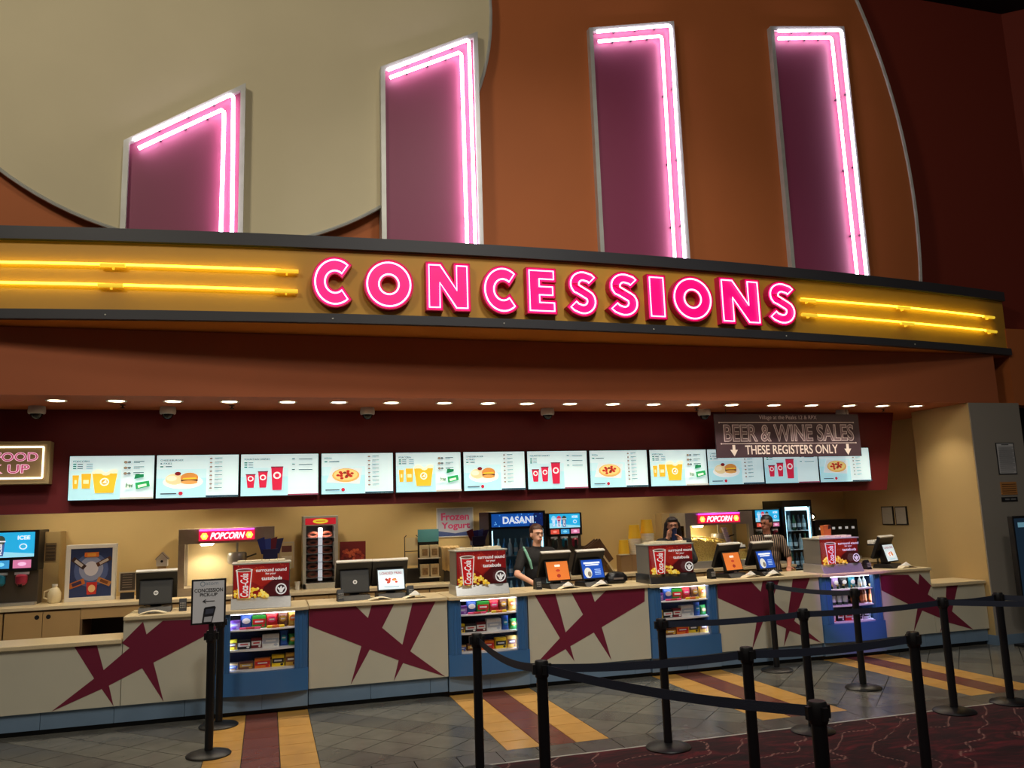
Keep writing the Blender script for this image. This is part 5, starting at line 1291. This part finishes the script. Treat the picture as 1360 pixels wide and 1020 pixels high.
for k, col in enumerate(((60, 220, 90), (60, 220, 90), (230, 60, 50))): MB().tube([(W*.1+k*.07, -.006, H*.58), (W*.1+k*.07, 0, H*.58)], .008, 8).build('indicator', mat('led_%d_%d_%d' % col, col, .4, emit=2), t)
q = P(1083, 682, 11.6); t = T('task_lamp', 'small black clip spotlight at the top of the bottle fridge', 'lamp', (P(1090, 682, 11.6).x, 11.95, q.z))
MB().tube([(0, .06, 0), (0, -.08, 0)], .01, 8).build('arm', M_BLACK, t); MB().tube([(0, -.06, .0), (-.03, -.16, -.05)], [.03, .055], 14).build('lamp_head', M_BLACK, t); MB().ell((-.034, -.166, -.053), (.035, .02, .03), 10, 6).build('bulb', M_LAMP, t)
q = P(1092, 712, 8.98); t = T('orange_object', 'small orange and brown bag shape for an unclear object on the bottle case topper', 'bag', (q.x, 8.9, P(1115, 714, YF+.02).z+.031))
MB().prism([(-.05, 0), (.05, 0), (.06, .12), (.03, .125), (-.02, .12), (-.06, .118)], -.03, .03).build('bag_shape', mat('orange_paper', (214, 112, 50), .7), t); MB().prism([(.01, .07), (.055, .08), (.06, .12), (.02, .122)], -.032, .032).build('brown_patch', mat('brown_paper', (70, 40, 30), .7), t)

# ================================================================ NOTICES AND KIOSK ON THE RIGHT
for k, (xa, xb) in enumerate(((1172, 1187), (1190, 1205))):
    A = PX(xa, 685, 9.44); B = PX(xb, 685, 9.44); z1 = PX((xa+xb)/2, 672.5, 9.44).z; z0 = PX((xa+xb)/2, 697, 9.44).z
    t = T('framed_notice', 'framed paper notice on the side wall, %s' % ('nearer the pillar' if k else 'farther from the pillar'), 'notice', (9.44, (A.y+B.y)/2, z0), 0, 'framed notices on the side wall')
    w_ = abs(A.y-B.y)/2; H = z1-z0
    MB().box(-.012, -w_, 0, .01, w_, H).build('frame', M_BLACK, t); MB().box(-.014, -w_+.015, .015, -.012, w_-.015, H-.015).build('paper', mat('notice_paper', (196, 188, 170), .7, var=.1, scale=60, stretch=(1, .2, 3)), t)
def flat_notice(px0, py0, px1, py1, name, label, base, paint):
    Y = YW-.013; X0, Z0, X1, Z1 = RC(px0, py0, px1, py1, Y)
    t = T(name, label, 'notice', ((X0+X1)/2, Y, Z0), 0, 'notices on the grey pillar front'); W, H = X1-X0, Z1-Z0
    MB().box(-W/2, -.008, 0, W/2, .0, H).build('board', mat(name+'_board', base, .6), t)
    c = Canvas(); paint(c, W, H); c.build('notice_print', M_PRINT, t, (0, -.008, 0))
def pn1(c, W, H):
    c.rect(-W/2+.012, .012, W/2-.012, H-.012, (206, 206, 206)); c.rect(-W*.2, H*.92, W*.2, H*.95, (60, 60, 60))
    for k in range(22): c.rect(-W*.42, H*(.06+k*.038), W*(.42-.1*(k % 4 == 0)), H*(.072+k*.038), (120, 122, 128))
def pn2(c, W, H):
    for k in range(5): c.rect(-W*.44, H*(.1+k*.17), W*.44, H*(.16+k*.17), (112, 70, 30))
def pn3(c, W, H): c.rect(-W*.3, H*.35, -W*.02, H*.65, (130, 130, 130)); c.rect(W*.06, H*.35, W*.38, H*.65, (130, 130, 130))
flat_notice(1324, 588, 1348, 630, 'printed_notice', 'white printed notice in dark frame on the grey pillar front', (40, 40, 44), pn1)
flat_notice(1329, 640, 1350, 657, 'orange_notice', 'orange lettered notice below the printed notice on the pillar', (190, 130, 66), pn2)
flat_notice(1330, 660, 1351, 666, 'black_plaque', 'thin black plaque below the orange notice on the pillar', (20, 20, 22), pn3)
KY = 8.2; X0 = P(1351, 740, KY).x; z1 = P(1356, 685, KY).z; z0 = P(1356, 805, KY).z
t = T('kiosk_screen', 'dark tall kiosk with bluish screen just past the pillar', 'kiosk', (X0+.35, KY, 0))
MB().box(X0, KY, z0, X0+.7, KY+.08, z1).build('screen_housing', M_BLACK, t, world=True, bevel=.01); MB().box(X0+.3, KY+.08, 0, X0+.4, KY+.15, z0+.3).build('post', M_BLACKMET, t, world=True); MB().box(X0+.1, KY-.05, 0, X0+.6, KY+.3, .03).build('foot', M_BLACKMET, t, world=True)
c = Canvas(); H = z1-z0; c.rect(-.33, z0+.03, .33, z1-.03, (22, 40, 56)); c.text('TICKETS', -.26, z1-.16, .26, z1-.08, (120, 170, 190), .0) if False else c.rect(-.28, z1-.14, .2, z1-.08, (110, 160, 180))
c.ell(-.05, z0+H*.45, .2, .28, (40, 66, 84)); c.build('display', print_mat('kiosk_light', .5), t, (0, -.001, 0))

# ================================================================ QUEUE STANCHIONS
M_BELT = mat('black_belt_webbing', (40, 46, 62), .55, bump=.3, bscale=200)  # bluish sheen of the black belts is put into this colour
HS = .97
STX = {}
def stanchion(key, x, y, label, name='stanchion'):
    t = T(name, label, 'stanchion', (x, y, .004 if y < 6.27 else 0), 0, 'black queue stanchions')
    STX[key] = (t, x, y)
    MB().lathe([(.172, 0), (.175, .008), (.165, .018), (.1, .034), (.045, .042)], n=32).build('base', M_BLACKMET, t, smooth=True)
    MB().lathe([(.033, .04), (.033, HS-.09)], n=20).build('post', M_BLACKMET, t, smooth=True)
    hd = MB().lathe([(.037, HS-.095), (.04, HS-.09), (.04, HS-.008), (.036, HS)], n=20).build('belt_head', M_BLACK, t, smooth=True)
    for a in range(4):
        ca, sa = math.cos(a*math.pi/2), math.sin(a*math.pi/2)
        MB().box(ca*.045-.012, sa*.045-.012, HS-.075, ca*.045+.012, sa*.045+.012, HS-.02).build('belt_slot', M_BLACK, hd)
    return t
def belt(a, b, sag=0):
    ta, xa, ya = STX[a]; _, xb, yb = STX[b]
    n = 10; v = []; f = []
    d = Vector((xb-xa, yb-ya, 0)); L = d.length; d /= L; nn = Vector((-d.y, d.x, 0))*.0012
    for k in range(n+1):
        s_ = .045+(L-.09)*k/n; zz = HS-.047-sag*4*(k/n)*(1-k/n)
        for sgn in (-1, 1):
            for dz in (-.024, .024): v.append((d.x*s_+nn.x*sgn, d.y*s_+nn.y*sgn, zz+dz))
    for k in range(n):
        i = k*4; j = i+4
        f += [(i, j, j+1, i+1), (i+2, i+3, j+3, j+2), (i+1, j+1, j+3, i+3), (i, i+2, j+2, j)]
    f += [(0, 1, 3, 2), (n*4, n*4+2, n*4+3, n*4+1)]
    MB().add(v, f).build('belt', M_BELT, ta)
def top(px, py): 
    q = PZ(px, py, HS); return q.x, q.y
def foot(px, py):
    q = PZ(px, py, 0); return q.x, q.y
stanchion('a', *foot(888, 994), 'stanchion on the carpet edge in front of the case by the popcorn tubs')
stanchion('d', *foot(1080, 972), 'stanchion on the carpet edge one lane over from the tubs-case stanchion')
stanchion('e', *foot(1268, 946), 'stanchion on the carpet edge out from the lone food-picture register')
stanchion('g', *foot(1343, 934), 'stanchion on the carpet edge out from the sand pillar')
stanchion('b', *foot(1147, 914), 'stanchion on the tiles midway out from the bottle case')
stanchion('c', P(1029, 850, 8.44).x, 8.44, 'stanchion standing against the counter next to the bottle case')
stanchion('n1', *top(633, 842), 'stanchion out from the leaning employee, first post of the sagging belt')
stanchion('n2', *top(719, 878), 'carpet stanchion where the sagging and the straight belts meet')
stanchion('n3', *top(991, 860), 'carpet stanchion midway along the straight belt')
stanchion('n4', *top(1085, 932), 'lone carpet stanchion at the end of the long slanting belt')
stanchion('n5', *top(1212, 840), 'carpet stanchion at the far end of the straight belt')
stanchion('sb', P(291, 930, 8.42).x, 8.42, 'stanchion directly behind the pick-up sign stand at the counter')
belt('n1', 'n2', .05); belt('n2', 'n4', .03); belt('n2', 'n3', .02); belt('n3', 'n5', .02)
belt('a', 'd', .015); belt('d', 'e', .015); belt('e', 'g', .01); belt('c', 'b', .02)
_, xe, ye = STX['e']; STX['o1'] = (None, xe+1.9, ye-1.1); STX['o2'] = (None, STX['g'][1]+1.3, STX['g'][2]-.45)
stanchion('o1', xe+1.9, ye-1.1, 'carpet stanchion beyond the pillar joined by two slanting belts'); belt('e', 'o1', .02); belt('g', 'o1', .02)
# sign stand
sx_, sy_ = foot(277, 1003)
t = stanchion('s', sx_, sy_, 'black post with framed CONCESSION PICK-UP sign and arrow on the slate tiles', 'sign_stand')
t['category'] = 'sign stand'; t['group'] = 'black queue stanchions'
X0, Z0, X1, Z1 = RC(254, 769, 300, 829, sy_-.06); W = X1-X0; cx_ = (X0+X1)/2-sx_
fr = MB().box(cx_-W/2, -.07, Z0, cx_+W/2, -.045, Z1).build('sign_frame', M_BLACK, t, bevel=.003)
MB().box(-.02, -.05, HS-.06, .02, -.0, Z0+.12).build('bracket', M_BLACK, t)
c = Canvas(); a, b, z0, z1 = cx_-W/2+.014, cx_+W/2-.014, Z0+.014, Z1-.014; u = lambda f_: a+(b-a)*f_; v = lambda f_: z0+(z1-z0)*f_
c.rect(a, z0, b, z1, (226, 228, 232)); c.ring(u(.3), v(.93), .014, .02, (150, 168, 186)); c.text('atom', u(.4), v(.9), u(.8), v(.97), (160, 176, 190), 0)
c.text('CONCESSION', u(.04), v(.73), u(.96), v(.82), (24, 24, 28), .018); c.text('PICK-UP', u(.22), v(.63), u(.78), v(.71), (24, 24, 28), .018)
c.rect(u(.36), v(.505), u(.7), v(.52), (34, 34, 40)); c.poly([(u(.3), v(.512)), (u(.42), v(.565)), (u(.42), v(.55)), (u(.345), v(.512)), (u(.42), v(.475)), (u(.42), v(.46))], (34, 34, 40))
c.poly([(u(.3), v(0)), (u(.62), v(0)), (u(.74), v(.36)), (u(.7), v(.39)), (u(.4), v(.37)), (u(.36), v(.34))], (30, 30, 36)); c.poly([(u(.36), v(.02)), (u(.6), v(.02)), (u(.64), v(.15)), (u(.38), v(.14))], (190, 192, 198)); c.poly([(u(.4), v(.2)), (u(.65), v(.22)), (u(.68), v(.33)), (u(.42), v(.32))], (70, 74, 90))
c.build('sign_print', print_mat('matte_sign_print'), fr, (0, -.071, 0))

# ================================================================ PEOPLE
def remesh(mb, vox, smooth_it=4):
    me = mb.mesh('tmp'); o = bpy.data.objects.new('tmp', me); COL.objects.link(o)
    r_ = o.modifiers.new('r', 'REMESH'); r_.mode = 'VOXEL'; r_.voxel_size = vox
    if smooth_it: s_ = o.modifiers.new('s', 'SMOOTH'); s_.iterations = smooth_it; s_.factor = .5
    dg = bpy.context.evaluated_depsgraph_get(); out = bpy.data.meshes.new_from_object(o.evaluated_get(dg))
    bpy.data.objects.remove(o); bpy.data.meshes.remove(me); return out
def link(me, name, m, parent):
    me.name = name; me.materials.clear(); me.materials.append(m)
    for p in me.polygons: p.use_smooth = True
    o = bpy.data.objects.new(name, me); COL.objects.link(o); o.parent = parent; return o
def hand(mb, w, d, up, curl=.5, s=1.0, flip=1):
    """palm and five fingers; w wrist point, d finger direction, up = back of the hand"""
    w, d, up = Vector(w), Vector(d).normalized(), Vector(up).normalized(); sd = d.cross(up).normalized()*flip
    pc = w+d*.045*s; mb.cap(w, .026*s, w+d*.07*s, .036*s, 10)
    for k, (off, L) in enumerate(((-.03, .06), (-.01, .075), (.01, .07), (.029, .055))):
        a = w+d*.085*s+sd*off*s; b = a+(d*math.cos(curl*.5)-up*math.sin(curl*.5))*L*.55*s; e = b+(d*math.cos(curl*1.3)-up*math.sin(curl*1.3))*L*.5*s
        mb.cap(a, .0095*s, b, .009*s, 8); mb.cap(b, .009*s, e, .0075*s, 8)
    a = w+d*.035*s-sd*.03*s; b = a+(d*.6-sd*.8).normalized()*.035*s; e = b+(d*.9-sd*.25-up*.2).normalized()*.03*s
    mb.cap(a, .012*s, b, .0105*s, 8); mb.cap(b, .0105*s, e, .008*s, 8)
def person(loc, rz, label, skin, hairc, shirt, pants, lean, arms, head_turn=0, long_hair=False, sleeve=.55, height=1.75, cap_col=None):
    t = T('person', label, 'person', loc, rz); k = height/1.75
    body = MB(); sh = MB(); tr = MB(); ms = mat('skin_%d_%d_%d' % skin, skin, .5, var=.05, scale=12); mh = mat('hair_%d_%d_%d' % hairc, hairc, .5, bump=.6, bscale=90)
    off = lambda z: Vector((0, -lean*max(0, z-.95)*.6, 0))
    def V3(x, y, z): return Vector((x, y, z))*k+off(z*k)
    # legs and trunk
    for s_ in (-1, 1):
        body.cap(V3(s_*.09, 0, .9), .075*k, V3(s_*.1, 0, .48), .05*k); body.cap(V3(s_*.1, 0, .48), .05*k, V3(s_*.1, .01, .09), .036*k); body.cap(V3(s_*.1, .01, .045), .04*k, V3(s_*.11, -.14, .04), .035*k)
        tr.cap(V3(s_*.09, 0, .92), .1*k, V3(s_*.1, 0, .48), .073*k); tr.cap(V3(s_*.1, 0, .48), .073*k, V3(s_*.1, .01, .1), .058*k)
    tr.ell(V3(0, 0, .95), (.175*k, .12*k, .11*k))
    for m_, g in ((body, 0), (sh, .022)):
        m_.ell(V3(0, 0, 1.0), (.15*k+g, .1*k+g, .14*k+g)); m_.ell(V3(0, 0, 1.16), (.15*k+g, .1*k+g, .16*k+g)); m_.ell(V3(0, .005, 1.32), (.17*k+g, .105*k+g, .13*k+g))
        m_.cap(V3(-.16, .01, 1.4), .052*k+g, V3(.16, .01, 1.4), .052*k+g)
    body.cap(V3(0, .01, 1.4), .062*k, V3(0, -.01, 1.53), .054*k)
    hc = V3(0, -.02, 1.63)
    sh.cap(V3(0, .005, 1.44), .075*k, V3(0, .0, 1.46), .066*k)
    # head, in its own turned frame
    Rm = Matrix.Rotation(head_turn, 3, 'Z'); H3 = lambda x, y, z: hc+Rm @ (Vector((x, y, z))*k)
    hd = MB(); hd.ell((0, .012, .02), (.078, .095, .1), 16, 12); hd.ell((0, -.022, -.045), (.056, .066, .07), 16, 10); hd.cap((0, -.085, -.012), .012, (0, -.104, -.028), .014); hd.cap((-.02, -.08, -.065), .012, (.02, -.08, -.065), .012)
    for s_ in (-1, 1): hd.ell((s_*.08, .012, -.01), (.012, .022, .03), 10, 8); hd.cap((s_*.012, -.088, .022), .008, (s_*.045, -.074, .022), .008)
    for p in hd.v: body.v.append(tuple(H3(*p)))
    base = len(body.v)-len(hd.v); body.f += [tuple(i+base for i in q) for q in hd.f]
    grip = None
    for s_, (el, wr, fd, upv, curl) in zip((-1, 1), arms):
        shd = V3(s_*.185, .01, 1.4); el = Vector(el)*k; wr = Vector(wr)*k
        body.cap(shd, .047*k, el, .039*k); body.cap(el, .039*k, wr, .027*k); hand(body, wr, fd, upv, curl, k, s_)
        e2 = shd.lerp(el, min(1, sleeve/.55)); sh.cap(shd, .068*k, e2, .06*k)
        if sleeve > .6: sh.cap(el, .056*k, el.lerp(wr, .85), .042*k)
    link(remesh(body, .0075), 'body', ms, t); so_ = link(remesh(sh, .012, 6), 'shirt', shirt, t); link(remesh(tr, .014, 6), 'trousers', pants, t)
    # face
    for s_ in (-1, 1):
        MB().ell(tuple(H3(s_*.029, -.083, .005)), (.011*k, .008*k, .007*k), 8, 6).build('eye', mat('eye_dark', (36, 26, 22), .2), t)
        MB().cap(H3(s_*.014, -.096, .026), .004*k, H3(s_*.044, -.082, .028), .0035*k, 6).build('eyebrow', mh, t)
    MB().cap(H3(-.02, -.091, -.064), .005*k, H3(.02, -.091, -.064), .005*k, 6).build('mouth', mat('lips_%d' % skin[0], (min(255, skin[0]-30), skin[1]*.6, skin[2]*.6), .5), t)
    hr = MB(); hr.ell((0, .022, .045), (.087, .1, .09), 16, 12); hr.ell((0, .06, -.01), (.078, .06, .07), 14, 10)
    if long_hair:
        for s_ in (-1, 1): hr.cap((s_*.075, .02, .03), .035, (s_*.095, .05, -.17), .04)
        hr.cap((0, .075, .0), .075, (0, .085, -.2), .06); hr.cap((-.05, -.06, .085), .022, (.05, -.06, .085), .022)
    h2 = MB(); h2.v = [tuple(H3(*p)) for p in hr.v]; h2.f = hr.f
    me = remesh(h2, .009, 3)
    # keep the face free of hair
    import bmesh
    bm = bmesh.new(); bm.from_mesh(me); Ri = Rm.inverted(); dead = []
    for vv_ in bm.verts:
        lp = Ri @ (vv_.co-hc)/k
        if lp.y < -.035 and lp.z < .055 and abs(lp.x) < .07: dead.append(vv_)
        elif (not long_hair) and (lp.z < .0 and lp.y < .03): dead.append(vv_)
    bmesh.ops.delete(bm, geom=dead, context='VERTS'); bm.to_mesh(me); bm.free()
    link(me, 'hair', mh, t)
    return t, H3, V3
M_BLKSHIRT = mat('black_polo_cloth', (24, 23, 26), .85, bump=.3, bscale=90); M_PANTS = mat('dark_trousers', (28, 27, 30), .85)
# employee leaning on the counter
px_ = P(712, 712, 9.72).x
t, H3, V3 = person((px_, 9.72, 0), 0, 'person in black polo with mint shoulder strap leaning one hand on the counter', (226, 172, 146), (70, 42, 30), M_BLKSHIRT, M_PANTS, .05,
   [((-.3, -.12, 1.16), (-.17, -.44, 1.055), (.25, -1, -.28), (0, -.25, 1), .25), ((.27, -.03, 1.14), (.2, -.27, 1.03), (-.35, -1, -.2), (0, -.2, 1), .4)], .16, height=1.7, sleeve=.4)
MB().tube([(-.16, .02, 1.43), (-.165, -.085, 1.385), (-.13, -.13, 1.27), (-.11, -.135, 1.18)], [.016, .017, .017, .014], 8).build('shoulder_strap', mat('mint_strap', (120, 176, 156), .7), t)
MB().box(-.0, -.155, 1.235, .035, -.146, 1.25).build('name_badge', mat('white_badge', (236, 236, 230), .5), t)
MB().box(.06, -.16, 1.0, .11, -.15, 1.06).build('hanging_badge', mat('pale_blue_badge', (150, 206, 226), .5), t)
# employee with long dark hair holding a cup to the face
px_ = P(893, 700, 10.3).x
t, H3, V3 = person((px_, 10.3, 0), -.42, 'person with long dark hair holding a blue cup in front of the face', (206, 150, 122), (32, 22, 22), M_BLKSHIRT, M_PANTS, 0,
   [((-.25, -.16, 1.2), (-.075, -.24, 1.49), (.3, -.05, 1), (-.9, .3, .3), .6), ((.25, -.14, 1.18), (.1, -.22, 1.4), (-.35, -.1, 1), (.9, .3, .2), .7)], .1, True, .75, 1.72)
q = INV[t.name].inverted() @ (H3(-.01, -.155, -.11))
cup = T('drinking_cup', 'dark blue paper cup held up by the long-haired person', 'cup', q)
MB().lathe([(.03, -.07), (.042, .075), (.045, .08), (.04, .082), (.036, .078)], n=18).build('cup_wall', mat('blue_cup', (40, 62, 116), .4), cup, smooth=True); MB().lathe([(.0455, .078), (.0455, .09), (.038, .092)], n=18).build('cup_lid', mat('dark_lid', (40, 44, 60), .4), cup, smooth=True)
# employee in striped shirt, face turned to the popcorn machine
stripe = bpy.data.materials.new('striped_shirt_cloth'); stripe.use_nodes = True; nt = stripe.node_tree; bs = nt.nodes['Principled BSDF']; bs.inputs['Roughness'].default_value = .85
tc = nt.nodes.new('ShaderNodeTexCoord'); wv = nt.nodes.new('ShaderNodeTexWave'); wv.bands_direction = 'X'; wv.inputs['Scale'].default_value = 11; wv.inputs['Distortion'].default_value = .3
rp = nt.nodes.new('ShaderNodeValToRGB'); rp.color_ramp.interpolation = 'CONSTANT'; rp.color_ramp.elements[0].color = lin((40, 32, 32)); rp.color_ramp.elements[1].position = .7; rp.color_ramp.elements[1].color = lin((176, 150, 124))
nt.links.new(tc.outputs['Object'], wv.inputs['Vector']); nt.links.new(wv.outputs[0], rp.inputs[0]); nt.links.new(rp.outputs[0], bs.inputs['Base Color'])
px_ = P(1018, 705, 10.4).x
t, H3, V3 = person((px_, 10.4, 0), -.45, 'smiling person in brown striped shirt standing behind the blue-screen register', (178, 116, 90), (22, 18, 18), stripe, M_PANTS, 0,
   [((-.27, -.06, 1.12), (-.17, -.28, 1.06), (.3, -1, -.1), (0, -.1, 1), .5), ((.29, .0, 1.12), (.24, -.22, 1.02), (-.2, -1, -.2), (0, -.2, 1), .5)], -.7, False, .42, 1.7)
MB().cap(V3(-.04, -.1, 1.45), .018, V3(.04, -.1, 1.45), .018, 8).build('collar', M_WHITEPL, t)
